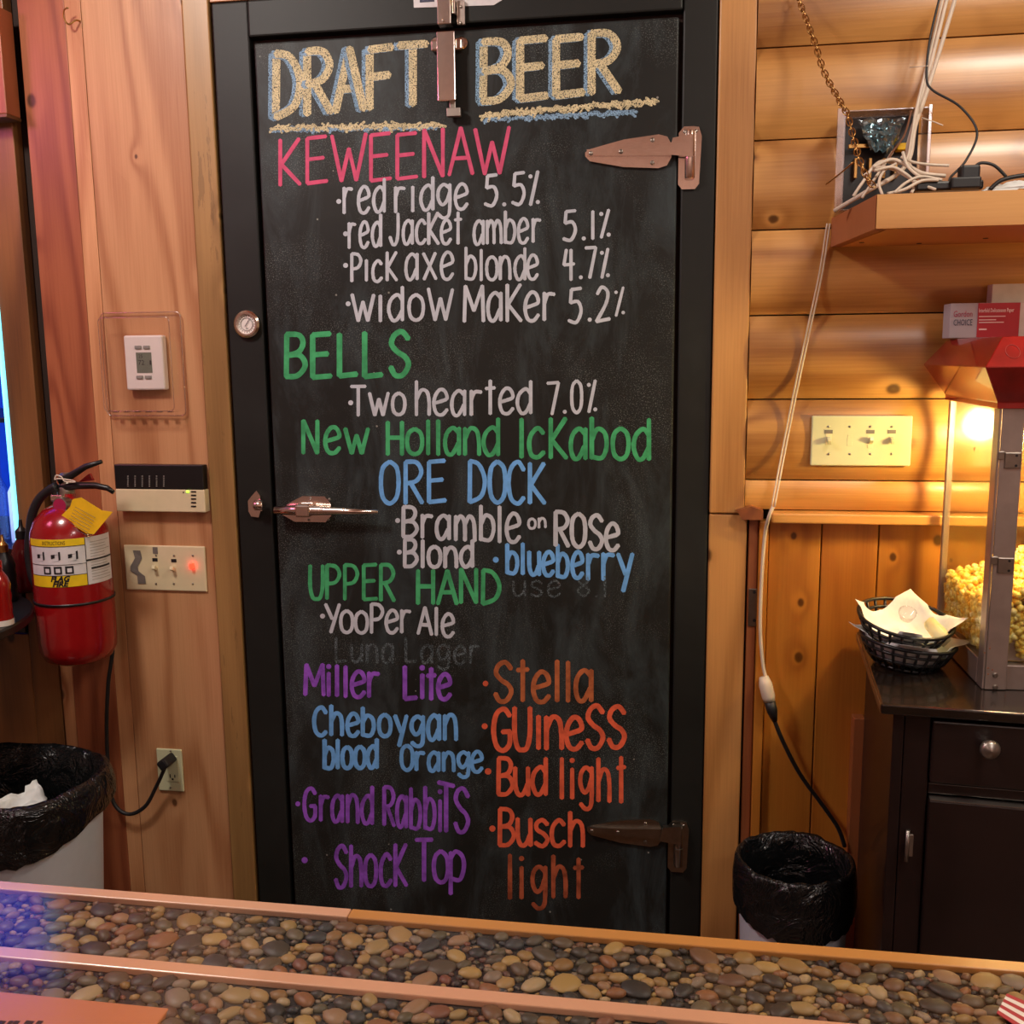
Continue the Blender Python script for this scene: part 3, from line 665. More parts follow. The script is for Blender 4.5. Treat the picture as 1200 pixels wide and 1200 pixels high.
# thermometer
g0 = P(291, 380, -.008)
gz = MB().lathe([(.0275, 0), (.030, .004), (.030, .010), (.026, .014), (.022, .014), (.0215, .008)], g0, 'Y', 40, cap=False).make('thermometer', M['chrome'], dt, smooth=True, auto=35)
MB().lathe([(.0215, .008), (.0005, .0082)], g0, 'Y', 32).make('dial_face', M['white'], gz)
MB().lathe([(.0135, .0095), (.0145, .0098), (.0145, .0088), (.0135, .0088)], g0, 'Y', 32, cap=False).make('dial_ring', M['grey'], gz)
for k in range(20):
    an = 2 * pi * k / 20; MB().box((-.0004, -.0003, .0165), (.0004, 0, .0195), 0, Matrix.Translation(g0 + Vector((0, -.0085, 0))) @ Matrix.Rotation(an, 4, 'Y')).make('tick', M['ink'], gz)
MB().box((-.0009, -.0003, -.006), (.0005, 0, .014), 0, Matrix.Translation(g0 + Vector((0, -.010, 0))) @ Matrix.Rotation(.6, 4, 'Y')).make('needle', M['ink'], gz)
text_mesh('20', .006, lambda x, y: g0 + Vector((x, -.0086, y - .011)), 'dial_print', M['ink'], gz, 'CENTER')
# door closer at the top
q = lambda px, py, d: P(px, py, YB - d)
cl = MB().box(q(514, 150, 0) * 0 + Vector((P(516, 90, YB).x, YB - .030, P(528, 122, YB).z)), Vector((P(537, 90, YB).x, YB - .018, P(520, 42, YB).z)), .002).make('door_closer', M['chrome'], dt)
MB().box((P(509, 90).x, YB - .0175, P(525, 62, YB).z), (P(545, 60).x, YB - .0005, P(525, 48, YB).z), .004).make('closer_foot', M['chrome'], cl)
for px in (512, 541): MB().lathe([(.013, 0), (.013, .004), (.010, .007)], P(px, 51, YB), 'Y', 20).make('foot_lug', M['chrome'], cl)
MB().box((P(514, 20, -.03).x, -.044, P(520, 31, -.03).z), (P(530, 20, -.03).x, -.016, 2.375), .002).make('closer_housing', M['chrome'], cl)
MB().box((P(532, 20, -.02).x, -.036, P(530, 19, -.02).z), (P(535, 20, -.02).x, -.016, 2.375), .001).make('closer_cheek', M['chrome'], cl)
MB().box((P(536, 20, -.02).x, -.024, P(530, 30, -.02).z), (P(545, 20, -.02).x, -.016, P(530, 2, -.02).z), .001).make('closer_tab', M['steel'], cl)
MB().box((P(524, 130, -.03).x, -.036, P(530, 137, -.03).z), (P(540, 130, -.03).x, -.022, P(530, 127, -.03).z), .001).make('closer_catch', M['knob'], cl)
MB().box((P(527, 130, -.03).x, -.032, P(530, 128, -.03).z), (P(534, 130, -.03).x, -.024, P(530, 118, -.03).z), .001).make('closer_rod', M['chrome_dull'], cl)
screw(P(519, 24, -.046), cl, .002); screw(P(540, 27, -.0245), cl, .003); screw(P(540, 8, -.0245), cl, .003)
cdx = MB().prism([(P(487, 5).x, P(487, 12).z), (P(580, 5).x, P(580, 9).z), (P(590, 3).x, P(590, 3).z), (P(591, -9).x, 2.375), (P(486, -9).x, 2.375)], Matrix.Translation((0, -.0155, 0)), .001).make('sticker', M['label_white'], cl)
MB().box((P(494, 0).x, -.0162, P(494, 6).z), (P(511, 0).x, -.0157, 2.37), 0).make('sticker_print', M['navy'], cdx)
MB().box((P(497, 0).x, -.0166, P(497, 3).z), (P(508, 0).x, -.0163, 2.368), 0).make('sticker_print', M['label_white'], cdx)
MB().box((P(548, 0).x, -.0162, P(548, 3).z), (P(584, 0).x, -.0157, 2.37), 0).make('sticker_print', M['yellow'], cdx)

# ------------------------------------------------------------------ thermostat in a clear guard
tm = P(169, 425, -.004)
tt = thing('thermostat', 'white wall thermostat with a grey screen inside a clear plastic guard', 'thermostat', tm)
ax0, ax1, az0, az1 = P(148, 425, -.02).x, P(193, 425, -.02).x, P(170, 457, -.02).z, P(170, 393, -.02).z
box('body', (ax0, -.026, az0), (ax1, -.0045, az1), M['white'], tt, .004)
lx0, lx1, lz0, lz1 = P(160, 425, -.026).x, P(178, 425, -.026).x, P(169, 437, -.026).z, P(169, 413, -.026).z
box('screen', (lx0, -.0266, lz0), (lx1, -.0258, lz1), M['lcd'], tt, 0)
text_mesh('72', .016, lambda x, y: Vector((lx0 + .004 + x, -.0268, lz0 + .018 + y)), 'screen_digits', M['ink'], tt)
text_mesh('25', .011, lambda x, y: Vector((lx0 + .006 + x, -.0268, lz0 + .034 + y)), 'screen_digits', M['ink'], tt)
box('screen_icon', (lx1 - .005, -.0268, lz0 + .018), (lx1 - .001, -.0265, lz0 + .028), M['ink'], tt, 0)
for px, py in ((162, 407), (172, 407), (164, 442), (174, 442)):
    p = P(px, py, -.026); box('button', (p.x - .008, -.029, p.z - .004), (p.x + .008, -.0255, p.z + .004), M['grey'], tt, .0015)
gt = thing('thermostat_guard', 'clear plastic lockable cover standing off around the white thermostat', 'cover', P(169, 488, -.004))
gx0, gx1, gz0, gz1 = P(122, 425, -.01).x, P(215, 425, -.01).x, P(170, 487, -.01).z, P(170, 366, -.01).z
def rrect(x0, x1, z0, z1, r, n=5):
    out = []
    for cx, cz, a0 in ((x1 - r, z1 - r, 0), (x0 + r, z1 - r, 90), (x0 + r, z0 + r, 180), (x1 - r, z0 + r, 270)):
        for k in range(n + 1): a = radians(a0 + 90 * k / n); out.append((cx + r * cos(a), cz + r * sin(a)))
    return out
def shell(rings, mat, name, par, capf=True):
    v = []; f = []; n = len(rings[0][0])
    for r, y in rings: v += [(x, y, z) for x, z in r]
    for i in range(len(rings) - 1):
        for k in range(n): l = (k + 1) % n; f.append((i * n + k, i * n + l, (i + 1) * n + l, (i + 1) * n + k))
    if capf: f.append(tuple((len(rings) - 1) * n + k for k in range(n)))
    return obj(name, v, f, mat, par, smooth=True, auto=30)
shell([(rrect(gx0, gx1, gz0, gz1, .012), -.0045), (rrect(gx0, gx1, gz0, gz1, .012), -.012), (rrect(gx0 + .008, gx1 - .008, gz0 + .008, gz1 - .008, .010), -.012), (rrect(gx0 + .010, gx1 - .010, gz0 + .010, gz1 - .010, .010), -.040), (rrect(gx0 + .014, gx1 - .014, gz0 + .014, gz1 - .014, .008), -.045)], M['clear_plastic'], 'cover', gt)
mb = MB()
for rr, yy, tr in ((rrect(gx0, gx1, gz0, gz1, .012), -.012, .0014), (rrect(gx0 + .012, gx1 - .012, gz0 + .012, gz1 - .012, .010), -.043, .0012)):
    mb.tube([(x, yy, z) for x, z in rr], tr, 6, 0, True)
M['clear_edge'] = clear('clear_plastic_edge', (.94, .88, .88, 1), .30, .2)
mb.make('rim', M['clear_edge'], gt, smooth=True)
for k in range(6): 
    x = gx0 + .03 + k * (gx1 - gx0 - .06) / 5; box('vent_slot', (x - .006, -.030, gz0 + .0085), (x + .006, -.022, gz0 + .0098), M['gap'], gt, 0)

# ------------------------------------------------------------------ intercom / alarm panel
a, b = P(135, 544, -.02), P(242, 600, -.02); sy = P(190, 573, -.02).z
at = thing('alarm_panel', 'beige and black sounder panel with dotted grille below the thermostat', 'wall panel', ((a.x + b.x) / 2, -.004, b.z))
box('upper_half', (a.x, -.026, sy), (b.x, -.0045, a.z), M['black'], at, .002)
box('lower_half', (a.x, -.028, b.z), (b.x + .002, -.0045, sy - .0005), M['ivory'], at, .002)
for i in range(6):
    px = 150 + i * 8.4; mb = MB()
    for k in range(6):
        p = P(px, 558 + k * 2.3, -.0264); mb.box((p.x - .0016, -.0272, p.z - .0010), (p.x + .0016, -.0262, p.z + .0010))
    mb.make('grille_dots', M['grey'], at)
for k in range(5):
    p = P(227, 576 + k * 4.3, -.028); box('button', (p.x - .006, -.0295, p.z - .0015), (p.x + .006, -.0278, p.z + .0015), M['ink'], at, 0)
p = P(220, 576, -.028); box('power_light', (p.x - .003, -.0298, p.z - .002), (p.x + .003, -.0278, p.z + .002), M['green_lamp'], at, .0005)
p = P(215, 577, -.028); box('pin_hole', (p.x - .0015, -.0286, p.z - .0015), (p.x + .0015, -.0278, p.z + .0015), M['ink'], at, 0)

# ------------------------------------------------------------------ switch plates
def plate(name, label, px0, py0, px1, py1, mat, Y=-.004, th=.006):
    a, b = P(px0, py0, Y), P(px1, py1, Y)
    t = thing(name, label, 'switch plate' if 'switch' in name else 'outlet', ((a.x + b.x) / 2, Y, b.z))
    box('plate', (a.x, Y - th, b.z), (b.x, Y - .0003, a.z), mat, t, .0028); return t, Y - th
sw, yf = plate('switch_plate', 'beige four gang switch plate with duct tape and a glowing red switch', 146, 638, 244, 693, M['ivory'])
def toggle(px, py, up, mat, par, yf, slot=True):
    p = P(px, py, yf)
    if slot: box('slot', (p.x - .0055, yf - .0006, p.z - .0125), (p.x + .0055, yf + .001, p.z + .0125), M['ivory'] if mat is not M['white'] else M['grey'], par, .0005)
    MB().box((-.004, -.016, -.004), (.004, 0, .005), .0012, Matrix.Translation(p) @ Matrix.Rotation(radians(28 if up else -28), 4, 'X')).make('toggle', mat, par)
for px, py, up in ((183, 667, 0), (204, 668, 0)): toggle(px, py, up, M['ivory'], sw, yf)
p = P(226, 663, yf); box('toggle', (p.x - .004, yf - .010, p.z - .006), (p.x + .004, yf + .001, p.z + .007), M['red_lamp'], sw, .0015, label='glowing red toggle')
for px, py in ((182, 656), (204, 657)):
    p = P(px, py, yf); box('label_tape', (p.x - .007, yf - .0008, p.z - .004), (p.x + .006, yf, p.z + .004), M['ink'], sw, 0)
p = P(182, 645, yf); box('tape', (p.x - .006, yf - .001, p.z - .008), (p.x + .006, yf, p.z + .008), M['tape'], sw, 0)
mb = MB(); pts = [P(x, y, yf - .0012) for x, y in ((160, 645), (162, 654), (157, 664), (158, 669), (165, 675), (167, 684))]
wv = Vector((.0095, 0, 0)); v = []
for i, p in enumerate(pts): v += [p - wv + Vector((random.uniform(-.002, .002), -.001 * (i % 2), 0)), p + wv + Vector((random.uniform(-.002, .002), -.0005, 0))]
mb.add(v, [(2 * i, 2 * i + 1, 2 * i + 3, 2 * i + 2) for i in range(5)]).make('tape', M['tape'], sw)
for px in (183, 204, 226):
    for py in (651, 684): screw(P(px, py, yf), sw, .0024)
s2, yf = plate('switch_plate', 'pale ivory four gang switch plate on the log wall', 951, 487, 1066, 546, M['ivory_pale'], -.0185, .007)
for i, px in enumerate((971, 996, 1020, 1045)):
    if i == 1:
        p = P(px, 516, yf); box('blank_insert', (p.x - .0052, yf - .0006, p.z - .012), (p.x + .0052, yf + .001, p.z + .012), M['ivory_pale'], s2, .0004)
    else:
        toggle(px, 514 if i != 2 else 518, i != 2, M['ivory_pale'], s2, yf)
        p = P(px, 506, yf); box('label_tape', (p.x - .008, yf - .0009, p.z - .0038), (p.x + .008, yf, p.z + .0038), M['tape'], s2, 0)
    for py in (500, 532): screw(P(px, py, yf), s2, .0024)
o1, yf = plate('wall_outlet', 'ivory duplex outlet with a black plug in it, low on the left boards', 184, 876, 217, 927, M['ivory_pale'], -.004, .006)
p = P(202, 901, yf); box('socket_insert', (p.x - .0165, yf - .0015, p.z - .033), (p.x + .0165, yf + .001, p.z + .033), M['ivory_pale'], o1, .001)
for dx, dz, w_, h_ in ((-.006, -.018, .0011, .0045), (.006, -.018, .0011, .0038), (0, -.026, .0022, .0022)):
    box('slot', (p.x + dx - w_, yf - .0019, p.z + dz - h_), (p.x + dx + w_, yf - .0012, p.z + dz + h_), M['ink'], o1, 0)
for py in (880, 923): screw(P(200, py, yf), o1, .0024)
pc = thing('appliance_lead', 'black cord drooping from the extinguisher side into the left outlet', 'cord', P(198, 893, -.03))
pg = P(197, 892, -.03)
MB().box((-.013, -.028, -.011), (.013, .018, .013), .005, Matrix.Translation(pg) @ Matrix.Rotation(radians(-35), 4, 'Y')).make('plug', M['black_rubber'], pc)
MB().tube([P(x, y, Y) for x, y, Y in ((126, 640, -.03), (131, 700, -.03), (132, 760, -.03), (127, 800, -.03), (125, 850, -.03), (127, 900, -.03), (133, 940, -.03), (150, 954, -.03), (170, 945, -.03), (184, 920, -.035), (193, 900, -.045))], .0048, 8, 8).make('cable', M['black_rubber'], pc, smooth=True)

# ------------------------------------------------------------------ fire extinguisher
eY = -.105; R = .0835
ec = P(84, 620, eY); eb = P(94, 789, eY - R).z; etop = P(82, 575, eY).z
ex = (P(42, 640, eY).x + P(124, 640, eY).x) / 2; R = (P(124, 660, eY).x - P(43, 660, eY).x) / 2 * .985
et = thing('fire_extinguisher', 'red fire extinguisher with white and yellow label and yellow tag on the left wall', 'fire extinguisher', (ex, eY, eb))
zt = P(80, 627, eY - R * .8).z
MB().lathe([(.0005, eb), (R * .55, eb + .002), (R * .86, eb + .014), (R * .98, eb + .035), (R, eb + .06), (R, zt - .02), (R * .97, zt), (R * .86, zt + .025), (R * .62, zt + .048), (R * .34, zt + .060), (R * .24, zt + .066), (R * .22, zt + .085), (.0005, zt + .085)], (ex, eY, 0), 'Z', 48, cap=False).make('cylinder', M['red'], et, smooth=True)
def cyl(a, z, dr=.0004): return Vector((ex + (R + dr) * sin(a), eY - (R + dr) * cos(a), z))
def patch(name, a0, a1, z0, z1, mat, dr=.0004, n=16, par=et, **k):
    v = []; 
    for i in range(n + 1): t = a0 + (a1 - a0) * i / n; v += [cyl(t, z0, dr), cyl(t, z1, dr)]
    return obj(name, v, [(2 * i, 2 * i + 2, 2 * i + 3, 2 * i + 1) for i in range(n)], mat, par, smooth=True, **k)
ph = lambda py: P(84, py, eY - R).z
zl1, zl0 = ph(633), ph(689)
A0, A1, AM = -.62, 1.85, .93
lab = patch('label', A0, A1, zl0, zl1, M['label_white'])
patch('label_band', A0, AM, zl1 - .016, zl1, M['yellow_print'], .0008, par=lab); patch('label_band', A0, AM, zl0, zl0 + .026, M['yellow_print'], .0008, par=lab)
for z in (zl0 + .026, zl0 + .05, zl1 - .016): patch('label_line', A0, AM, z - .0006, z + .0006, M['ink'], .0012, par=lab)
patch('label_line', AM - .008, AM + .008, zl0, zl1, M['ink'], .0012, par=lab)
zz = zl1 - .052; patch('label_line', AM, A1, zz - .002, zz + .002, M['ink'], .0012, par=lab)
for k in range(15):
    z = zl1 - .012 - k * .0066
    if abs(z - zz) > .004 and z > zl0 + .004: patch('label_print', AM + .12, A1 - random.uniform(.1, .35), z - (.0022 if k in (6, 9) else .0006), z + (.0022 if k in (6, 9) else .0006), M['ink'] if k in (6, 9) else M['grey'], .0012, par=lab)
ct_ = lambda a, z0: (lambda x, y: cyl(a + x / R, z0 + y, .0013))
text_mesh('INSTRUCTIONS', .0125, ct_(-.14, zl1 - .0125), 'label_print', M['ink'], lab, squeeze=.050)
text_mesh('FLAG', .0165, ct_(.02, zl0 + .0132), 'label_print', M['ink'], lab, bold=.0008, shear=.3, squeeze=.042)
text_mesh('FIRE', .0165, ct_(.06, zl0 + .0018), 'label_print', M['ink'], lab, bold=.0008, shear=.3, squeeze=.036)
for k in range(3):   # class squares and pictograms
    a = -.05 + .28 * k; z = zl0 + .038
    patch('pictogram', a - .10, a + .10, z - .0085, z + .0085, M['ink'], .0012, 6, par=lab); patch('pictogram', a - .05, a + .06, z - .005, z + .004, M['label_white'], .0016, 6, par=lab)
    a = -.22 + .42 * k; z = zl0 + .070
    mb = MB(); 
    for (x0, z0, x1, z1) in ((-.010, -.006, -.002, .004), (-.002, .002, .010, .004), (.006, -.010, .010, .010), (-.010, -.013, .006, -.0118)):
        q4 = [cyl(a + x / R, z + y, .0012) for x, y in ((x0, z0), (x1, z0 + .002), (x1, z1), (x0, z1 - .001))]; mb.add(q4, [(0, 1, 2, 3)])
    mb.make('pictogram', M['ink'], lab)
# strap of the bracket
sz = ph(711)
MB().lathe([(R + .0005, -.0028), (R + .0022, -.0028), (R + .0022, .0028), (R + .0005, .0028)], (ex, eY, sz), 'Z', 48, cap=False).make('bracket_strap', M['black'], et, smooth=True)
box('bracket', (ex - .03, -.022, eb + .02), (ex + .03, -.0045, zt), M['black'], et, .002)
vz = zt + .085
nz = P(78, 585, eY).z
MB().lathe([(.017, vz - .012), (.019, vz - .008), (.019, vz + .012), (.014, vz + .018), (.014, vz + .040), (.008, vz + .045)], (ex, eY, 0), 'Z', 20).make('valve', M['chrome_dull'], et, smooth=True, auto=40)
gp = P(72, 592, eY - .035)
gg = MB().lathe([(.016, -.02), (.018, 0), (.018, .006), (.0155, .007)], gp, 'Y', 24).make('gauge', M['chrome_dull'], et, smooth=True, auto=40)
MB().lathe([(.0155, .0072), (.0004, .0074)], gp, 'Y', 24).make('gauge_face', M['magenta_ink'], gg)
MB().box(P(59, 588, eY - .03), P(85, 577, eY + .01), .003).make('valve_body', M['chrome'], et)
hz = vz + .034
lo_ = [P(x, y, eY - .01) for x, y in ((68, 573), (90, 569), (112, 569), (126, 572), (133, 577))]
MB().tube(lo_, [.008, .0085, .0075, .0065, .005], 10, 0).make('carry_handle', M['black'], et, smooth=True)
up_ = [P(x, y, eY - .01) for x, y in ((70, 564), (84, 557), (100, 547), (119, 541))]
MB().tube(up_, [.008, .0085, .007, .0045], 10, 0).make('squeeze_lever', M['black'], et, smooth=True)
MB().prism([(0, 0), (.035, .004), (.028, .02), (.016, .012)], Matrix.Translation(P(92, 565, eY + .01)), .008).make('lever_web', M['red'], et)
MB().tube([P(x, y, eY - .022) for x, y in ((64, 562), (66, 557), (72, 559), (76, 564), (88, 565), (84, 563), (70, 561), (64, 562))], .0016, 6, 6).make('pull_pin_tie', M['cord_white'], et, smooth=True)
hs = [P(x, y, eY - .02) for x, y in ((66, 570), (58, 574), (46, 585), (38, 602), (35, 625), (34, 650), (38, 675), (46, 692), (50, 702))]
MB().tube(hs, .0098, 10, 6).make('hose', M['black_rubber'], et, smooth=True)
MB().tube([P(47, 694, eY - .025), P(52, 710, eY - .03)], [.012, .014], 10).make('nozzle', M['black'], et, smooth=True)
# yellow tag: crooked card with a notch
tg = [(70, 600), (83, 588), (80, 597) if 0 else (84, 586), (93, 583), (119, 598), (132, 601), (109, 626), (101, 625), (71, 608)]
tv = [P(x, y, eY - .055 - .0003 * i) for i, (x, y) in enumerate([(70, 606), (82, 594), (85, 585), (95, 583), (119, 598), (132, 600), (110, 626), (101, 625)])]
tv2 = [v + Vector((0, .0008, 0)) for v in tv]; n = len(tv)
tgo = obj('inspection_tag', tv + tv2, [tuple(range(n)), tuple(range(2 * n - 1, n - 1, -1))] + [(i, i + n, (i + 1) % n + n, (i + 1) % n) for i in range(n)], M['yellow'], et, label='yellow card tag')
for k in range(7):
    y0 = 592 + k * 3.4; x0 = 88 - k * 1.7; a, b = P(x0, y0 + 2, eY - .060), P(x0 + 24, y0 + 15, eY - .060)
    d = Vector((0, 0, .0006)); obj('tag_print', [a - d, b - d, b + d, a + d], [(0, 1, 2, 3)], M['tape'], tgo)

# ------------------------------------------------------------------ round black table at the left with sauce bottles
TX, TY, TZ, TR = -1.70, -.352, 1.05, .345
tb = thing('round_table', 'black round table top cut by the left edge, carrying red sauce bottles', 'table', (TX, TY, 0))
MB().lathe([(TR - .006, TZ - .022), (TR, TZ - .018), (TR, TZ - .004), (TR - .004, TZ), (.0005, TZ)], (TX, TY, 0), 'Z', 72, cap=False).make('tabletop', M['black'], tb, smooth=True, auto=40)
MB().lathe([(.16, 0), (.16, .02), (.035, .04), (.035, TZ - .03), (.12, TZ - .0225)], (TX, TY, 0), 'Z', 28).make('pedestal', M['black'], tb, smooth=True, auto=40)
def bottle(x, y, s, label, body, capm, band=None):
    t = thing('sauce_bottle', label, 'bottle', (x, y, TZ), 0, 'bottles on the round table')
    pr = [(.0005, 0), (.026, 0), (.030, .004), (.030, .02), (.028, .03), (.030, .045), (.028, .06), (.030, .075), (.028, .09), (.030, .105), (.024, .125), (.012, .145), (.012, .15), (.0005, .15)]
    MB().lathe([(r * s, h * s + TZ) for r, h in pr], (x, y, 0), 'Z', 24, cap=False).make('body', body, t, smooth=True)
    MB().lathe([(.015 * s, TZ + .145 * s), (.015 * s, TZ + .165 * s), (.006 * s, TZ + .175 * s), (.004 * s, TZ + .195 * s)], (x, y, 0), 'Z', 16).make('cap', capm, t, smooth=True, auto=40)
    if band: MB().lathe([(.0305 * s, TZ + .001), (.0308 * s, TZ + .016 * s)], (x, y, 0), 'Z', 24, cap=False).make('base_band', band, t, smooth=True)
    return t
b0 = PZ(2, 737, TZ)
bottle(b0.x - .022, b0.y + .03, .82, 'ridged red sauce bottle with a white base band, nearest on the round table', M['bottle_red'], M['bottle_red'], M['white'])
b1 = PZ(-2, 712, TZ); bottle(b1.x - .02, b1.y + .06, .8, 'dark bottle with a gold cap behind the ridged red bottle', M['black'], M['brass'])
b1 = PZ(20, 697, TZ); bottle(b1.x, b1.y + .035, .9, 'small dark red bottle at the back right of the round table', plain('dark_red_glass', '#4a0d10', .15), M['black'])
nb = PZ(28, 690, TZ)
cd_ = box('menu_card', (nb.x - .012, nb.y + .02, TZ + .001), (nb.x + .022, nb.y + .026, TZ + .055), M['label_white'], None, .0008); tag(cd_, 'small pale card standing at the back of the round table', 'card')

# ------------------------------------------------------------------ trash cans
def superell(a, rx, ry, n=2.6):
    c, s = cos(a), sin(a); return rx * (abs(c) ** (2 / n)) * (1 if c >= 0 else -1), ry * (abs(s) ** (2 / n)) * (1 if s >= 0 else -1)
def can(cx, cy, rx, ry, zr, label, hem, seed, n=2.6, rot=0):
    t = thing('trash_can', label, 'trash can', (cx, cy, 0)); N = 72
    def ring(z, k, nn=n): 
        out = []
        for i in range(N):
            x, y = superell(2 * pi * i / N, rx * k, ry * k, nn); xr = x * cos(rot) - y * sin(rot); yr = x * sin(rot) + y * cos(rot); out.append(Vector((cx + xr, cy + yr, z)))
        return out
    rs = [ring(.002, .74), ring(.01, .76), ring(zr - .012, .965), ring(zr - .01, 1.0), ring(zr, 1.0), ring(zr, .97), ring(.02, .73)]
    v = [p for r in rs for p in r]; f = []
    for i in range(len(rs) - 1):
        for k in range(N): l = (k + 1) % N; f.append((i * N + k, i * N + l, (i + 1) * N + l, (i + 1) * N + k))
    f.append(tuple(range(N))[::-1]); f.append(tuple((len(rs) - 1) * N + k for k in range(N)))
    obj('bin', v, f, M['white_can'], t, smooth=True, auto=40)
    # liner: from the inside bottom, over the rim, down to a ragged hem
    K = 22; v = []; f = []
    for j in range(K + 1):
        for i in range(N):
            a = 2 * pi * i / N; s = j / K
            wr = noise.noise(Vector((cos(a) * 4 + seed, sin(a) * 4, s * 5))) ; w2 = noise.noise(Vector((cos(a) * 11, sin(a) * 11 + seed, s * 3)))
            if s < .5:    # inside
                q = s / .5; z = .06 + (zr + .006 - .06) * q; k = (.66 + .25 * q) + .05 * w2 * (1 - q ** 6) - .02
            elif s < .59: q = (s - .5) / .09; z = zr + .006 + .006 * sin(q * pi); k = .93 + .105 * q
            else:
                q = (s - .59) / .41; hz_ = hem(a) * (1 + .12 * w2); z = zr + .006 - hz_ * q; k = 1.035 + .03 * sin(q * pi) + .035 * q * (wr + .3)
            z += .010 * w2 * (1 if s < .5 else .3)
            if .45 < s < .7: z += .006 * wr
            x, y = superell(a, rx * k, ry * k, n); xr = x * cos(rot) - y * sin(rot); yr = x * sin(rot) + y * cos(rot)
            v.append((cx + xr, cy + yr, z))
    for j in range(K):
        for i in range(N): l = (i + 1) % N; f.append((j * N + i, j * N + l, (j + 1) * N + l, (j + 1) * N + i))
    f.append(tuple(range(N))[::-1])
    obj('liner', v, f, M['bag'], t, smooth=True); return t
can(.257, -.245, .112, .108, .60, 'small white trash can with a black liner below the hanging plug', lambda a: .088 + .03 * max(0, -sin(a)) , 3.3, 2.0)
can(-1.355, -.42, .215, .165, .755, 'large white trash can with a black liner under the fire extinguisher', lambda a: .07 + .05 * max(0, -sin(a)) + .10 * max(0, -cos(a)) * max(0, -sin(a)) + .04 * max(0, -cos(a)), 8.1, 2.6)
def crumple(name, pts4, amp, mat, label, cat, seed, n=14, th=.0005, sag=0):
    v = []; f = []
    A, B, C_, D = pts4
    for j in range(n + 1):
        for i in range(n + 1):
            u, w = i / n, j / n; p = A.lerp(B, u).lerp(D.lerp(C_, u), w)
            nn = noise.noise(Vector((u * 3.1 + seed, w * 3.1, seed))) + .5 * noise.noise(Vector((u * 8 + seed, w * 8, 0)))
            e = .25 * noise.noise(Vector((u * 9, w * 9, seed + 4)))
            v.append(p + Vector((amp * e, amp * e, amp * nn - sag * 4 * u * (1 - u))))
    for j in range(n):
        for i in range(n): k = j * (n + 1) + i; f.append((k, k + 1, k + n + 2, k + n + 1))
    o = obj(name, v, f, mat, None, smooth=True); s = o.modifiers.new('thickness', 'SOLIDIFY'); s.thickness = th
    return tag(o, label, cat)
Yn = .69
crumple('napkin', [PZ(-20, 982, .66), PZ(62, 945, .68), PZ(44, 915, .71), PZ(-20, 955, .70)], .022, M['paper'], 'crumpled white napkin lying in the large black lined trash can', 'napkin', 2.2)
fs = PZ(18, 962, .70); o = MB().lathe([(.0005, 0), (.02, .004), (.026, .012), (.018, .022), (.0005, .024)], (0, 0, 0), 'Z', 14, cap=False)
o.v = [Vector((v.x * (1.2 + .4 * noise.noise(v * 60)), v.y, v.z)) + fs for v in o.v]; tag(o.make('food_scrap', M['food'], None, smooth=True), 'brown food scrap on the napkin in the large trash can', 'food')
cg = PZ(75, 938, .70); tag(MB().box((-.004, -.012, -.003), (.004, .012, .003), .001, Matrix.Translation(cg) @ Matrix.Rotation(.6, 4, 'Z')).make('paper_scrap', M['paper'], None), 'tiny white paper scrap on the black liner of the large can', 'scrap')

# ------------------------------------------------------------------ cabinet
CZ = 1.0136; cr_ = radians(-5); CO = Vector((.3588, -.4716, 0))
Cm = Matrix.Translation(CO) @ Matrix.Rotation(cr_, 4, 'Z')
cb = thing('cabinet', 'dark espresso cabinet with a nickel knob under the popcorn machine', 'cabinet', CO, cr_)
def cbx(name, a, b, mat, par=cb, bev=.002, **k): return MB().box(a, b, bev, Cm).make(name, mat, par, **k)
cbx('worktop', (0, 0, CZ - .018), (.95, .455, CZ), M['espresso_top'], bev=.003)
cbx('side_panel', (.022, .016, .08), (.040, .450, CZ - .0185), M['espresso'])
cbx('side_panel', (.915, .016, .08), (.933, .450, CZ - .0185), M['espresso'])
cbx('stile', (.041, .016, .0), (.082, .04, CZ - .0185), M['espresso'])
cbx('leg', (.022, .40, 0), (.06, .45, .0795), M['espresso']); cbx('leg', (.022, .041, 0), (.06, .08, .0795), M['espresso'])
cbx('leg', (.88, .40, 0), (.914, .45, .0795), M['espresso'])
cbx('back_panel', (.041, .435, .08), (.914, .449, CZ - .0185), M['espresso'])
zr1, zr2 = .868, .856
dr = cbx('drawer', (.084, .008, .878), (.52, .034, CZ - .026), M['espresso'], bev=.003)
def lp(x, y, z): return Cm @ Vector((x, y, z))
# find knob position by ray on the drawer face plane
dd = ray(1155, 872); nrm = Cm.to_3x3() @ Vector((0, 1, 0)); kp = CAM + dd * ((lp(0, .008, 0) - CAM).dot(nrm) / dd.dot(nrm))
MB().lathe([(.006, 0), (.006, .012), (.014, .017), (.0165, .024), (.013, .031), (.0005, .034)], kp, 'Y', 24, cap=False).make('knob', M['knob'], dr, smooth=True)
cbx('rail', (.083, .018, .855), (.914, .034, .874), M['espresso'])
cdr = cbx('door', (.084, .006, .1), (.52, .030, .848), M['espresso'], bev=.003)
cbx('door_edge', (.086, .005, .8482), (.519, .029, .8495), M['knob'], cdr, 0)
hh = CAM + ray(1064, 990) * ((lp(0, .006, 0) - CAM).dot(nrm) / ray(1064, 990).dot(nrm)); hl = Cm.inverted() @ hh
MB().lathe([(.0035, -.028), (.0035, .028)], hh + Vector((-.002, -.004, 0)), 'Z', 12).make('hinge', M['knob'], cdr, smooth=True)
MB().box((hh.x - .004, hh.y - .003, hh.z - .02), (hh.x + .008, hh.y + .002, hh.z + .02), .001).make('hinge_leaf', M['knob'], cdr)
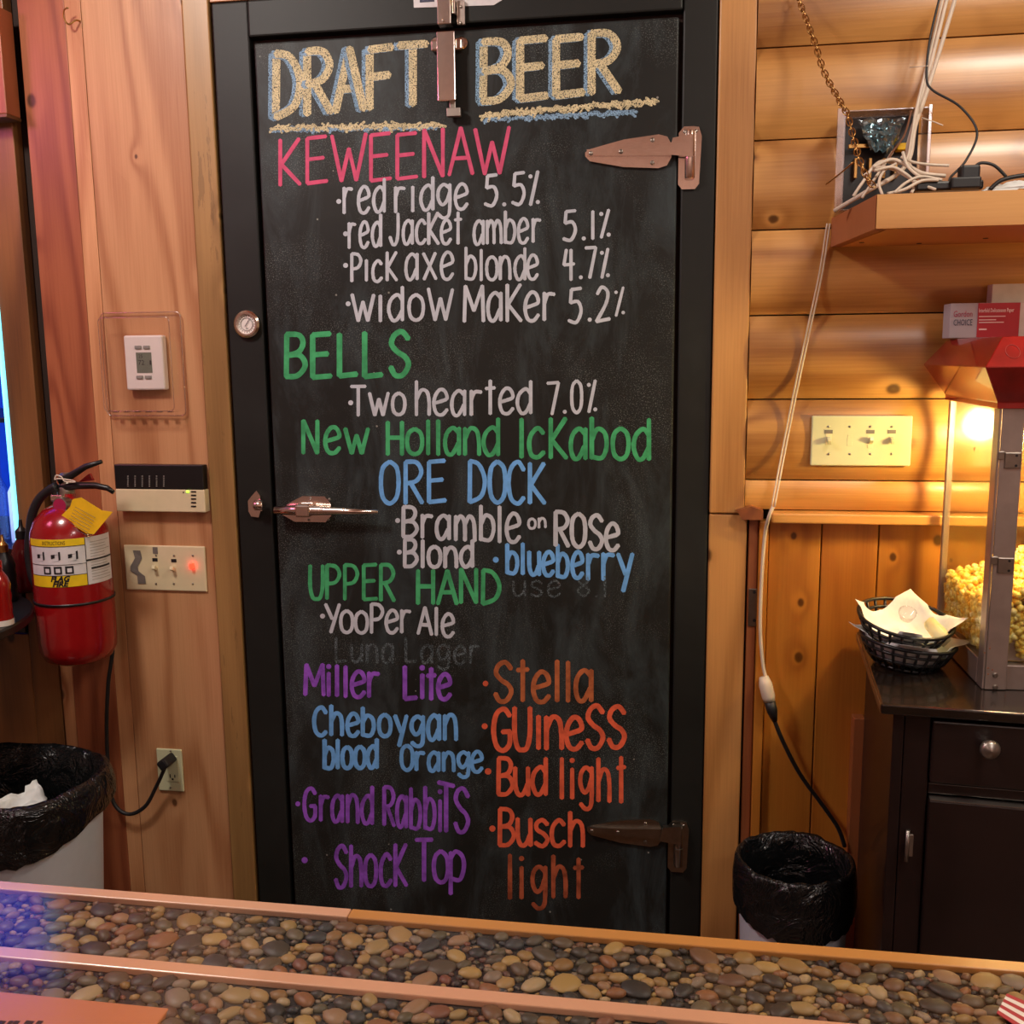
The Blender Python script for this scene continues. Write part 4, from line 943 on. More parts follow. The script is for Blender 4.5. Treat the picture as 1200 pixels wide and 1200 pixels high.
cbx('drawer', (.524, .008, .878), (.912, .034, CZ - .026), M['espresso'], bev=.003); cbx('door', (.524, .006, .1), (.912, .030, .848), M['espresso'], bev=.003)
cbx('toe_panel', (.083, .05, .081), (.912, .06, .099), M['espresso'])
cbx('worn_edge', (-.0012, .004, CZ - .016), (-.0001, .45, CZ - .002), M['worn_edge'], bev=0)

# ------------------------------------------------------------------ popcorn machine
px0, px1, py0, py1 = .5455, .985, -.3735, -.06; z0 = CZ
pm = thing('popcorn_machine', 'popcorn machine with a red faceted canopy and steel posts on the dark cabinet', 'popcorn machine', ((px0 + px1) / 2, (py0 + py1) / 2, z0))
def pb(name, a, b, mat, par=pm, bev=.0015, **k): return box(name, a, b, mat, par, bev, **k)
zb1 = 1.058; zp = 1.505
pb('base', (px0 + .003, py0 + .003, z0 + .0005), (px1 - .003, py1, zb1), M['steel'])
pb('post', (px0, py0 - .0005, z0 + .0008), (px0 + .0042, py0 + .030, zp), M['steel'])
pst = pb('post', (px0 + .0045, py0 - .001, z0 + .0008), (px0 + .0400, py0 + .0028, zp), M['steel'])
pb('post', (px1 - .034, py0 - .001, z0 + .0008), (px1, py0 + .0028, zp), M['steel'])
pb('post', (px0, py1 - .012, zb1), (px0 + .012, py1, zp), M['steel']); pb('post', (px1 - .012, py1 - .012, zb1), (px1, py1, zp), M['steel'])
pb('side_rail', (px0 - .001, py0 + .032, z0 + .002), (px0 + .0025, py1, zb1 + .004), M['steel'])
pb('side_glass', (px0 + .004, py0 + .031, zb1 + .002), (px0 + .007, py1 - .013, zp), M['pane'], bev=0)
pb('side_glass', (px1 - .007, py0 + .031, zb1 + .002), (px1 - .004, py1 - .013, zp), M['glass'], bev=0)
pb('back_glass', (px0 + .014, py1 - .007, zb1 + .002), (px1 - .014, py1 - .004, zp), M['pane'], bev=0)
pb('door_glass', (px0 + .042, py0 + .003, zb1 + .006), (px1 - .040, py0 + .006, zp - .004), M['pane'], bev=0)
for py in (537, 660):      # hinges
    zc = P(1172, py, py0).z
    h_ = pb('hinge', (px0 + .012, py0 - .004, zc - .017), (px0 + .038, py0 - .0012, zc + .010), M['chrome_dull'])
    pb('hinge_leaf', (px0 + .001, py0 - .004, zc - .002), (px0 + .0115, py0 - .0012, zc + .012), M['chrome_dull'], h_)
    for dz in (.005, -.012): MB().lathe([(.0022, 0), (.0022, .001)], (px0 + .030, py0 - .004, zc + dz), 'Y', 10).make('screw', M['ink'], h_)
for py in (791, 805): MB().lathe([(.0045, 0), (.0045, .002), (.003, .003)], P(1166, py, py0 - .001), 'Y', 12).make('bolt', M['chrome_dull'], pm)
for px, py in ((1163, 785), (1158, 790), (1154, 765), (1160, 760), (1158, 783)):
    p = P(px, py, py0 - .0012); MB().lathe([(.0014, 0), (.0012, .0006)], p, 'Y', 8).make('rust_spot', M['shelf_end'], pm)
# faceted canopy: bottom lip, wide ridge, narrower top
def rect(x0, x1, y0, y1, z): return [Vector((x0, y0, z)), Vector((x1, y0, z)), Vector((x1, y1, z)), Vector((x0, y1, z))]
e = .006
rr_ = [rect(px0 - e, px1 + e, py0 - e, py1 + e, 1.503), rect(px0 - e, px1 + e, py0 - e, py1 + e, 1.514), rect(px0 - .042, px1 + .042, py0 - .052, py1 + .040, 1.573), rect(px0 - .006, px1 + .006, py0 - .010, py1 + .004, 1.622)]
v = [p for r in rr_ for p in r]; f = [(3, 2, 1, 0), (12, 13, 14, 15)]
for i in range(3):
    for k in range(4): l = (k + 1) % 4; f.append((i * 4 + k, i * 4 + l, i * 4 + 4 + l, i * 4 + 4 + k))
bm = bmesh.new(); bv = [bm.verts.new(p) for p in v]; [bm.faces.new([bv[i] for i in q]) for q in f]
bmesh.ops.bevel(bm, geom=bm.edges[:], offset=.0012, segments=1, affect='EDGES')
bm.verts.index_update()
obj('canopy', [q.co.copy() for q in bm.verts], [tuple(w.index for w in q.verts) for q in bm.faces], M['canopy'], pm); bm.free()
# emblem ring on the canopy front
pv = (rr_[2][0] + rr_[3][0]) / 2
en = Vector((1210 - 1200, 0, 0))
def front_upper(x, t): 
    a = rr_[2][0]; b = rr_[3][0]; return Vector((x, a.y + (b.y - a.y) * t - .0008, a.z + (b.z - a.z) * t))
ex_ = P(1188, 413, -.41).x; mb = MB(); ring = []
for k in range(25): an = 2 * pi * k / 24; ring.append(front_upper(ex_ + .011 * cos(an), .5 + .22 * sin(an)))
mb.tube(ring[:-1], .0006, 5, 0, True); mb.make('emblem', plain('worn_emblem', '#a8403a', .4), pm)
# lamp and kettle inside
lampc = Vector((.70, -.20, 1.475))
bl = MB().lathe([(.010, .03), (.012, .015), (.024, 0), (.028, -.018), (.02, -.036), (.0005, -.044)], lampc, 'Z', 20, cap=False).make('bulb', M['bulb'], pm, smooth=True)
l = bpy.data.lights.new('popcorn_lamp', 'POINT'); l.energy = 10.5; l.color = (1, .77, .30); l.shadow_soft_size = .03
lo = bpy.data.objects.new('popcorn_lamp', l); COL.objects.link(lo); lo.location = lampc + Vector((-.045, -.03, -.03))
MB().lathe([(.0005, 1.30), (.07, 1.30), (.085, 1.315), (.085, 1.38), (.088, 1.385), (.088, 1.392), (.02, 1.40), (.0005, 1.40)], (.83, -.2, 0), 'Z', 32, cap=False).make('kettle', M['chrome_dull'], pm, smooth=True, auto=40)
MB().tube([(.83, -.2, 1.40), (.83, -.2, 1.503)], .008, 10).make('kettle_hanger', M['chrome_dull'], pm)
MB().prism([(0, 0), (.05, 0), (.02, .075), (.004, .095)], Matrix.Translation((px0 + .046, py0 + .02, zb1 + .004)), .002).make('scoop_plate', M['steel'], pm)
# popcorn pile
random.seed(3); mb = MB()
def hgt(x, y):
    return 1.145 + .10 * exp(-((x - .80) / .16) ** 2) + .02 * sin(x * 23) * cos(y * 17)
base_t = [(0.0, 0, 1), (.894, 0, .447), (.276, .851, .447), (-.724, .526, .447), (-.724, -.526, .447), (.276, -.851, .447), (.724, .526, -.447), (-.276, .851, -.447), (-.894, 0, -.447), (-.276, -.851, -.447), (.724, -.526, -.447), (0, 0, -1)]
ico_f = [(0, 1, 2), (0, 2, 3), (0, 3, 4), (0, 4, 5), (0, 5, 1), (1, 6, 2), (2, 7, 3), (3, 8, 4), (4, 9, 5), (5, 10, 1), (1, 10, 6), (2, 6, 7), (3, 7, 8), (4, 8, 9), (5, 9, 10), (11, 7, 6), (11, 8, 7), (11, 9, 8), (11, 10, 9), (11, 6, 10)]
def kernel(c):
    for _ in range(3):
        s = random.uniform(.0045, .0085); o = Vector((random.uniform(-1, 1), random.uniform(-1, 1), random.uniform(-1, 1))) * .0055
        mb.add([c + o + Vector(q) * s * random.uniform(.8, 1.15) for q in base_t], ico_f)
bx0, bx1, by0, by1 = px0 + .017, px1 - .018, py0 + .018, py1 - .018
for i in range(1500):      # heap surface
    x, y = random.uniform(bx0, bx1), random.uniform(by0, by1); kernel(Vector((x, y, hgt(x, y) + random.uniform(-.012, .006))))
for i in range(900):       # against the left and front panes
    if i % 2: x, y = bx0, random.uniform(by0, by1)
    else: x, y = random.uniform(bx0, bx1), by0
    kernel(Vector((x, y, random.uniform(zb1 + .012, hgt(x, y)))))
N = 12; hv = []; hf = []
for j in range(N + 1):
    for i in range(N + 1):
        x = bx0 + .004 + (bx1 - bx0 - .008) * i / N; y = by0 + .004 + (by1 - by0 - .008) * j / N; hv.append((x, y, hgt(x, y) - .01))
for j in range(N):
    for i in range(N): k = j * (N + 1) + i; hf.append((k, k + 1, k + N + 2, k + N + 1))
mb.add(hv, hf); mb.box((bx0 + .004, by0 + .004, zb1 + .002), (bx1 - .004, by1 - .004, 1.13))
tag(mb.make('popcorn', M['popcorn'], None, smooth=True), 'heap of yellow lit popcorn behind the glass of the popcorn machine', 'popcorn', None, 'stuff')
stk = MB().lathe([(.006, 0), (.004, .0005)], P(1132, 526, -.2) * 0 + Vector((px0 + .0035, -.235, P(1132, 526, -.235).z)), 'X', 3).make('sticker', plain('orange_sticker', '#d8481c', .5), pm)

# ------------------------------------------------------------------ cartons on the canopy
bz = 1.6232
f1 = [P(1112, 393, -.11).x, P(1145, 380, -.11).x, P(1194, 380, -.11).x]
b1t = thing('paper_carton', 'grey and red carton of deli paper lying on the red canopy', 'carton', (f1[0] + .15, -.085, bz))
tz = P(1150, 355, -.11).z
c1 = box('carton', (f1[0], -.11, bz), (f1[0] + .31, -.062, tz), M['card_grey'], b1t, .001)
box('red_panel', (f1[1], -.1108, bz + .001), (f1[2], -.1101, tz - .0005), M['card_red'], c1, 0)
box('white_panel', (f1[2] + .0005, -.1107, bz + .001), (f1[0] + .309, -.1101, tz - .0005), M['card_white'], c1, 0)
T = lambda px, py: (lambda x, y: P(px, py, -.1114) + Vector((x, 0, y)))
text_mesh('Gordon', .0165, T(1117, 371.5), 'carton_print', M['magenta_ink'], c1, squeeze=P(1139, 373, -.11).x - P(1117, 373, -.11).x)
text_mesh('CHOICE', .0165, T(1117, 381.5), 'carton_print', M['navy'], c1, squeeze=P(1139, 373, -.11).x - P(1117, 373, -.11).x)
text_mesh('Interfold Delicatessen Paper', .010, T(1147, 366), 'carton_print', M['pale_ink'], c1, squeeze=P(1187, 373, -.11).x - P(1146, 373, -.11).x, bold=.0002)
for py, w in ((371, 31), (375, 20), (378, 29)):
    a, b = P(1147, py, -.11), P(1147 + w, py, -.11); box('carton_print', (a.x, -.1114, a.z - .0009), (b.x, -.1110, a.z + .0009), M['pale_ink'], c1, 0)
a, b = P(1147, 386, -.11), P(1156, 386, -.11); box('carton_print', (a.x, -.1114, a.z - .0013), (b.x, -.1110, a.z + .0013), M['pale_ink'], c1, 0)
a = P(1163, 333, -.055)
c2 = box('carton', (a.x, -.056, bz), (a.x + .22, -.024, a.z), M['card_white'], None, .001); tag(c2, 'plain white carton standing behind the grey and red carton', 'carton')

# ------------------------------------------------------------------ plastic food baskets with paper
def basket(cx, cy, z0, tilt, label, grp, R0=.055, R1=.085, H=.046, rt=1.0):
    rm = Matrix.Translation((cx, cy, z0)) @ Matrix.Rotation(tilt, 4, 'X') @ Matrix.Rotation(.1, 4, 'Y')
    t = thing('food_basket', label, 'basket', (cx, cy, z0), 0, grp)
    def at(a, s): r = R0 + (R1 - R0) * (s ** .7); return rm @ Vector((r * cos(a), rt * r * sin(a), .003 + H * s))
    MB().tube([at(2 * pi * k / 48, 1.0) for k in range(48)], .0034, 8, 0, True).make('rim', M['black'], t, smooth=True)
    mb = MB()
    for s in (.0, .36, .70): mb.tube([at(2 * pi * k / 40, s) for k in range(40)], .0029, 6, 0, True)
    for k in range(24): mb.tube([at(2 * pi * k / 24, s) for s in (0, .3, .6, .98)], .0029, 5)
    for k in range(-4, 5):
        x = k * .0125; y = math.sqrt(max(0, R0 ** 2 - x * x)) * rt; mb.tube([rm @ Vector((x, -y, .003)), rm @ Vector((x, y, .003))], .0015, 5)
    mb.make('lattice', M['black'], t, smooth=True); return rm
def liner(rm, half, rot, label, seed, lift=.0, off=(0, 0), R0=.05, R1=.079, H=.046, rt=1.0):
    n = 24; v = []; f = []
    for j in range(n + 1):
        for i in range(n + 1):
            x, y = (i / n * 2 - 1) * half, (j / n * 2 - 1) * half; xr = x * cos(rot) - y * sin(rot) + off[0]; yr = x * sin(rot) + y * cos(rot) + off[1]
            r = hypot(xr, yr / rt)
            if r < R0: z = .0075
            elif r < R1: z = .0075 + (H - .002) * ((r - R0) / (R1 - R0)) ** 1.5
            else: z = .0055 + H + .0035 + (r - R1) * (.35 + lift)
            nn = noise.noise(Vector((xr * 28 + seed, yr * 28, seed))); z += .004 * (nn + .4) if r < R1 - .01 else .006 * nn * max(0, min(1, (r - R1) * 40)) + .001
            sc_ = 1 - .0 * r; v.append(rm @ Vector((xr * sc_, yr * sc_, z)))
    for j in range(n):
        for i in range(n): k = j * (n + 1) + i; f.append((k, k + 1, k + n + 2, k + n + 1))
    o = obj('paper_liner', v, f, M['paper'], None, smooth=True); s = o.modifiers.new('thickness', 'SOLIDIFY'); s.thickness = .0003
    tag(o, label, 'paper', 'paper liners in the baskets'); return o
rm1 = basket(.444, -.245, CZ + .001, 0, 'black plastic lattice basket, lower of the two on the cabinet', 'stacked food baskets')
liner(rm1, .077, .66, 'white paper sheet in the lower black basket, corners over its rim', 1.3, -.08)
rm2 = basket(.437, -.240, CZ + .044, radians(11), 'black plastic lattice basket, upper of the two and tilted forward', 'stacked food baskets')
liner(rm2, .070, .58, 'white paper sheet in the upper black basket, one corner standing up', 5.3, .25, (.006, .002))
wrap = MB().tube([P(x, y, Y) for x, y, Y in ((1090, 730, -.24), (1098, 740, -.27), (1106, 750, -.30))], [.012, .014, .013], 14)
wv_ = [v + Vector((noise.noise(v * 120), noise.noise(v * 90 + Vector((3, 0, 0))), noise.noise(v * 110 + Vector((0, 7, 0))))) * .004 for v in wrap.v]
tag(obj('crumpled_wrapper', wv_, wrap.f, plain('greasy_paper', '#d8cf9c', .5), None, smooth=True), 'rolled yellowish paper wrapper in the upper basket', 'wrapper')
cup = P(1062, 724, -.22); c_ = MB().lathe([(.0005, 0), (.012, 0), (.017, .016), (.0165, .016), (.0115, .001), (.0005, .001)], cup, 'Z', 18, cap=False, mat=Matrix.Rotation(.6, 4, 'X')).make('portion_cup', M['clear_plastic'], None, smooth=True)
tag(c_, 'small clear plastic portion cup lying in the upper basket', 'cup')

# ------------------------------------------------------------------ shelf upper right with clutter
zs = P(974, 291).z; fp = PZ(1026, 268, zs); zt_ = P(1024, 228, fp.y).z
xl = P(976, 280).x; sh = thing('wall_shelf', 'pine box shelf with dark screw heads on the log wall, upper right', 'shelf', (.9, -.17, zs))
v = [(xl, -.02, zs), (fp.x, fp.y, zs), (1.6, fp.y, zs), (1.6, -.02, zs)]; zf = zt_
def hexa(name, pts, z0_, z1_, mat, par): 
    n = len(pts); vv = [Vector((x, y, z0_)) for x, y in pts] + [Vector((x, y, z1_)) for x, y in pts]
    return obj(name, vv, [tuple(range(n))[::-1], tuple(range(n, 2 * n))] + [(i, (i + 1) % n, (i + 1) % n + n, i + n) for i in range(n)], mat, par)
xl2 = P(974, 270, -.02).x
hexa('bottom_board', [(xl2 + .02, -.02), (fp.x + .022, fp.y + .0205), (1.6, fp.y + .0205), (1.6, -.02)], zs, zs + .016, M['shelf'], sh)
hexa('front_rail', [(fp.x + .0005, fp.y), (1.6, fp.y), (1.6, fp.y + .02), (fp.x + .02, fp.y + .02)], zs, zf, M['shelf'], sh)
hexa('end_rail', [(xl2, -.02), (fp.x - .0005, fp.y + .002), (fp.x + .018, fp.y + .022), (xl2 + .0195, -.02)], zs, zf, M['shelf_end'], sh)
for px, py in ((1010, 284), (1077, 285), (1155, 279)):
    p = PZ(px, py, zs - .0001); MB().lathe([(.005, 0), (.005, .0008)], p - Vector((0, 0, .001)), 'Z', 12).make('screw_head', M['ink'], sh)
# clear plastic junction box
jy = -.02; jx0, jx1 = P(982, 150, jy).x, P(1080, 150, jy).x; jz1, jz0 = P(1020, 137, jy).z, P(980, 252, jy).z
jb = thing('junction_box', 'open clear plastic box with a dark back plate on the logs behind the shelf', 'electrical box', ((jx0 + jx1) / 2, -.02, jz0))
box('back_plate', (jx0 + .008, -.024, jz0 + .005), (jx1 - .006, -.0205, jz1), M['black'], jb, .001)
for a, b in (((jx0, -.085, jz0), (jx0 + .0025, -.0245, jz1)), ((jx1 - .0025, -.085, jz0), (jx1, -.0245, jz1)), ((jx0 + .003, -.085, jz1 - .0025), (jx1 - .003, -.0245, jz1)), ((jx0 + .003, -.085, jz0), (jx1 - .003, -.0245, jz0 + .0025))): box('side_wall', a, b, M['clear_edge'], jb, .0005)
box('flange', (jx0 - .012, -.089, jz0), (jx0 + .004, -.0855, jz1 + .004), M['clear_edge'], jb, .001); box('flange', (jx1 - .004, -.089, jz0 + .03), (jx1 + .003, -.0855, jz1 + .004), M['clear_edge'], jb, .001)
p = P(1044, 152, -.05); box('module', (p.x - .016, -.05, p.z - .018), (p.x + .016, -.0245, p.z + .014), M['label_white'], jb, .002)
box('module_window', (p.x - .006, -.0508, p.z - .008), (p.x + .008, -.0502, p.z + .006), M['tape'], jb, 0)
p = P(1058, 171, -.05); box('terminal', (p.x - .010, -.05, p.z - .007), (p.x + .010, -.0245, p.z + .006), M['yellow'], jb, .002)
p = P(1007, 171, -.05); box('terminal_bar', (p.x - .02, -.05, p.z - .004), (p.x + .02, -.043, p.z + .004), M['brass'], jb, .001)
for i, px in enumerate((1003, 1020, 1036, 1050)):
    p = P(px, 195, -.04); box('bus_bar', (p.x - .003, -.04, p.z - .022), (p.x + .003, -.0245, p.z + .016), M['brass'], jb, .0008)
M['foil'] = plain('crinkled_clear_bag', '#8fa3aa', .12, .8, .3, 50, .9)
mb = MB(); A_, B_, C2, D_ = P(1005, 140, -.06), P(1062, 138, -.06), P(1044, 180, -.06), P(1020, 176, -.06); n = 12; vv = []; ff = []
for j in range(n + 1):
    for i in range(n + 1):
        u, w = i / n, j / n; q_ = A_.lerp(B_, u).lerp(D_.lerp(C2, u), w); vv.append(q_ + Vector((0, .018 * noise.noise(Vector((u * 5, w * 5, 1))), .006 * noise.noise(Vector((u * 6, w * 6, 9))))))
for j in range(n):
    for i in range(n): k = j * (n + 1) + i; ff.append((k, k + 1, k + n + 2, k + n + 1))
obj('inner_cover', vv, ff, M['foil'], jb)
# brass chain
def chain(name, pts, label, step=.0135, link=(.0105, .0052), r=.0013):
    L_ = catmull([Vector(p) for p in pts], 12); t = thing(name, label, 'chain', L_[-1]); acc = 0; prev = L_[0]; k = 0; me0 = None
    cur = [L_[0]]; d = 0
    for a, b in zip(L_[:-1], L_[1:]):
        seg = (b - a).length
        while d + seg >= step:
            u = (step - d) / seg; a = a.lerp(b, u); cur.append(a); seg = (b - a).length; d = 0
        d += seg
    if True:
        mb = MB(); ring = [Vector((link[1] * sin(2 * pi * i / 14), 0, link[0] * cos(2 * pi * i / 14))) for i in range(14)]; mb.tube(ring, r, 6, 0, True)
        me0 = bpy.data.meshes.new('link'); me0.from_pydata([tuple(v) for v in mb.v], [], mb.f); me0.materials.append(M['brass']); [setattr(p, 'use_smooth', True) for p in me0.polygons]
    for i, (a, b) in enumerate(zip(cur[:-1], cur[1:])):
        o = bpy.data.objects.new('link', me0); COL.objects.link(o); o.parent = t
        q = (b - a).to_track_quat('Z', 'Y').to_matrix().to_4x4() @ Matrix.Rotation(pi / 2 * (i % 2) + .5, 4, 'Z')
        o.matrix_local = Matrix.Translation((a + b) / 2 - Vector(t.location)) @ q
    return t
chain('shelf_chain', [P(933, -8, -.04), P(953, 45, -.08), P(966, 85, -.12), P(985, 120, -.17), P(993, 135, -.19), P(1001, 165, -.23), P(1008, 190, -.27), P(1017, 210, -.29), P(1027, 222, -.31)], 'slack brass link chain running down to the shelf corner')
def cord(name, pts, r, mat, label, cat='cable', grp=None, sm=8):
    o = MB().tube([P(*q) for q in pts], r, 7, sm).make(name, mat, None, smooth=True); return tag(o, label, cat, grp)
G = 'white cables on the shelf'
cord('white_cable', [(1122, -10, -.05), (1098, 70, -.06), (1082, 120, -.08), (1072, 150, -.12), (1066, 185, -.15), (1050, 205, -.18), (1020, 222, -.2), (978, 247, -.15)], .0042, M['cord_white'], 'thick white cable ending at the left tip of the shelf', grp=G)
cord('white_cable', [(1112, -10, -.07), (1092, 70, -.09), (1075, 130, -.10), (1063, 180, -.12), (1075, 205, -.16), (1100, 210, -.2)], .0036, M['cord_white'], 'white cable coming down from the top beside the black one', grp=G)
cord('white_cable', [(1107, -10, -.09), (1088, 70, -.11), (1074, 128, -.13), (1068, 160, -.15), (1060, 190, -.18), (1030, 190, -.2), (1010, 215, -.22), (1000, 230, -.22)], .0028, M['cord_white'], 'thin white cable looping left over the junction box', grp=G)
cord('white_cable', [(1023, 196, -.21), (1045, 187, -.2), (1065, 195, -.2), (1082, 203, -.22), (1108, 206, -.22)], .0034, M['cord_white'], 'short white cable arching across the tangle', grp=G)
cord('white_cable', [(1025, 200, -.23), (1045, 196, -.22), (1060, 203, -.22), (1072, 215, -.22), (1068, 226, -.24)], .003, M['cord_white'], 'short white cable curling down to the shelf front', grp=G)
cord('white_cable', [(1100, 211, -.24), (1080, 212, -.24), (1060, 222, -.25), (1040, 227, -.26)], .003, M['cord_white'], 'white cable end lying along the shelf rail', grp=G)
cord('white_cable', [(1058, 178, -.2), (1064, 195, -.21), (1078, 207, -.22), (1098, 216, -.23)], .0028, M['cord_white'], 'thin white cable fanning right out of the tangle', grp=G)
for k_, q_ in enumerate([[(1012, 206, -.2), (1030, 196, -.21), (1050, 200, -.215), (1075, 214, -.22), (1096, 222, -.25)], [(1056, 184, -.19), (1070, 190, -.2), (1090, 193, -.2), (1112, 194, -.2)], [(1048, 226, -.26), (1062, 214, -.24), (1080, 207, -.23), (1104, 211, -.23)], [(1034, 228, -.27), (1030, 214, -.24), (1036, 200, -.22), (1050, 192, -.2)], [(1010, 232, -.2), (1022, 214, -.2), (1034, 196, -.18), (1046, 178, -.16)]]):
    cord('white_cable', q_, .0026, M['cord_white'], ['thin white cable sagging through the middle of the tangle', 'short white cable running level to the right above the tangle', 'pale cable crossing in front of the tangle', 'white cable curling up just right of the chain', 'pale cable rising left of the tangle in front of the clear box'][k_], grp=G)
cord('brown_wire', [(1068, 130, -.13), (1060, 158, -.16), (1046, 178, -.19), (1042, 186, -.2)], .0018, plain('brown_wire', '#6d4630', .5), 'thin brown wire beside the white cables')
cord('black_cable', [(1103, -10, -.1), (1090, 45, -.11), (1086, 88, -.12), (1092, 105, -.13), (1125, 125, -.15), (1145, 155, -.17), (1132, 188, -.19), (1114, 208, -.2), (1113, 218, -.2)], .0022, M['black_rubber'], 'thin black cable curving down to the power strip')
cord('cable_tie', [(1066, 79, -.1), (1088, 77, -.12)], .0008, M['cord_white'], 'thin white cable tie tail on the cable bundle', 'cable tie', None, 2)
cord('cable_tie', [(1080, 138, -.12), (1095, 143, -.13), (1105, 147, -.14)], .0012, M['cord_white'], 'pale cable tie tail right of the junction box', 'cable tie', None, 3)
cord('copper_wire', [(968, 216, -.09), (985, 203, -.12), (1000, 190, -.15)], .0016, M['brass'], 'bare copper wire at the left of the junction box', 'wire', None, 3)
ps = thing('power_strip', 'black power strip with plugs lying on the shelf', 'power strip', P(1100, 222, -.22))
MB().box(P(1070, 226, -.22) + Vector((0, -.018, 0)), P(1150, 212, -.22) + Vector((0, .018, 0)), .004).make('body', M['black'], ps)
MB().box(P(1126, 217, -.24), P(1144, 196, -.21), .004).make('plug', M['black_rubber'], ps)
MB().box(P(1115, 221, -.25), P(1148, 208, -.235), .003).make('plug', M['black_rubber'], ps)
cord('adapter_cord', [(1142, 196, -.22), (1150, 191, -.22), (1165, 194, -.22), (1179, 207, -.22)], .0028, M['black_rubber'], 'short black lead arching out of the shelf plug')
cord('speaker_cord', [(1160, 222, -.24), (1172, 212, -.24), (1190, 207, -.24), (1215, 204, -.24)], .0038, M['black_rubber'], 'thick black lead running off the right edge on the shelf')
pp_ = [P(1148, 226, -.24), P(1215, 221, -.24), P(1215, 210, -.2), P(1165, 216, -.2)]
crumple('paper_sheet', pp_, .006, M['paper'], 'white papers lying at the right end of the shelf', 'paper', 6.1, 10)
# white lamp cord down the log wall to a plug
lc = thing('extension_cord', 'white two wire cord down the log wall ending in a white socket', 'cord', P(895, 800, -.03))
for d in (-1.7, 1.7):
    MB().tube([P(x + d, y, Y) for x, y, Y in ((971, 262, -.024), (962, 320, -.024), (948, 385, -.024), (934, 450, -.024), (920, 520, -.026), (906, 594, -.05))], .0019, 6, 6).make('wire', M['cord_white'], lc, smooth=True)
MB().tube([P(x, y, Y) for x, y, Y in ((906, 594, -.05), (901, 606, -.05), (896, 630, -.026), (892, 690, -.024), (891, 740, -.024), (894, 778, -.026), (898, 796, -.03))], .0038, 8, 6).make('cable', M['cord_white'], lc, smooth=True)
a, b = P(895, 793, -.03), P(902, 822, -.036)
MB().tube([a, a.lerp(b, .3), a.lerp(b, .8), b], [.010, .0145, .0145, .012], 10).make('socket', M['cord_white'], lc, smooth=True)
bc = thing('appliance_lead', 'black cord hanging from the white socket down behind the right trash can', 'cord', P(903, 830, -.036))
a2, b2 = P(902, 822, -.036), P(908, 845, -.036)
MB().tube([a2, a2.lerp(b2, .5), b2], [.012, .0115, .006], 10).make('plug', M['black_rubber'], bc, smooth=True)
MB().tube([P(x, y, Y) for x, y, Y in ((907, 843, -.036), (918, 870, -.036), (938, 908, -.036), (965, 945, -.036), (982, 970, -.036), (990, 992, -.036))], .0046, 8, 6).make('cable', M['black_rubber'], bc, smooth=True)

# ------------------------------------------------------------------ bar counter
BZ = 1.07; BY1 = -1.291; BX0, BX1 = -1.1, .62; BY0 = -1.78
bar = thing('bar_counter', 'bar top of river pebbles under clear resin with pale wood edging', 'bar counter', (-.2, -1.5, 0))
box('body', (BX0 + .03, BY0 + .03, 0), (BX1 - .03, BY1 - .03, BZ - .0455), M['board_brown'], bar, .002)
box('substrate', (BX0, BY0, BZ - .045), (BX1, BY1, BZ - .0068), M['pebble_bed'], bar, .001)
xj = PZ(415, 1060, BZ).x
def strip(x0, x1, y0, y1, mat, nm='edging_strip'): return box(nm, (x0, y0, BZ - .0066), (x1, y1, BZ), mat, bar, .0012)
strip(BX0, xj - .0003, -1.3055, BY1, M['edging_peach']); strip(xj + .0003, BX1, -1.3065, BY1, M['edging_orange'])
strip(BX0, BX1, -1.4110, -1.3960, M['edging_peach'])
a, b = PZ(200, 1179, BZ), PZ(0, 1163, BZ)
box('inlaid_panel', (BX0, BY0 + .001, BZ - .0066), (a.x, -1.4555, BZ - .0004), M['bar_panel'], bar, .0015)
for k, (px, w) in enumerate(((4, 7), (14, 5), (21, 6), (36, 9), (48, 6))):
    p = PZ(px, 1196, BZ); box('panel_print', (p.x - w * .0004, p.y - .004, BZ - .0003), (p.x + w * .0004, p.y, BZ - .0001), M['gap'], bar, 0)
obj('resin', rect(BX0 + .0005, BX1 - .0005, BY0 + .0005, BY1 - .0155, BZ + .0008), [(0, 1, 2, 3)], M['resin'], bar)
# pebbles: three real shapes shared, packed in the two inlays
def pebmesh(seed):
    bm = bmesh.new(); bmesh.ops.create_icosphere(bm, subdivisions=2, radius=1)
    for q in bm.verts: q.co *= 1 + .16 * noise.noise(q.co * 1.3 + Vector((seed * 5, 0, 0)))
    me = bpy.data.meshes.new('pebble'); bm.to_mesh(me); bm.free(); me.materials.append(M['pebble'])
    for p in me.polygons: p.use_smooth = True
    return me
PM = [pebmesh(s) for s in range(4)]
random.seed(21)
spots = []; cell = {}
def fits(x, y, r, k=.80):
    cx, cy = int(x / .03), int(y / .03)
    for i in (-1, 0, 1):
        for j in (-1, 0, 1):
            for (a, b, s) in cell.get((cx + i, cy + j), ()):
                if (a - x) ** 2 + ((b - y)) ** 2 < (k * (r + s)) ** 2: return False
    return True
def ok(x, y, r):
    if BY0 + .15 < y < -1.4125 - r * .55: 
        if y > -1.4555 - r * .6 or x > a.x + r * .8 : return x > -.75
        return False
    return -1.3945 + r * .55 < y < -1.3075 - r * .55 and -.80 < x < .45
random.seed(5)
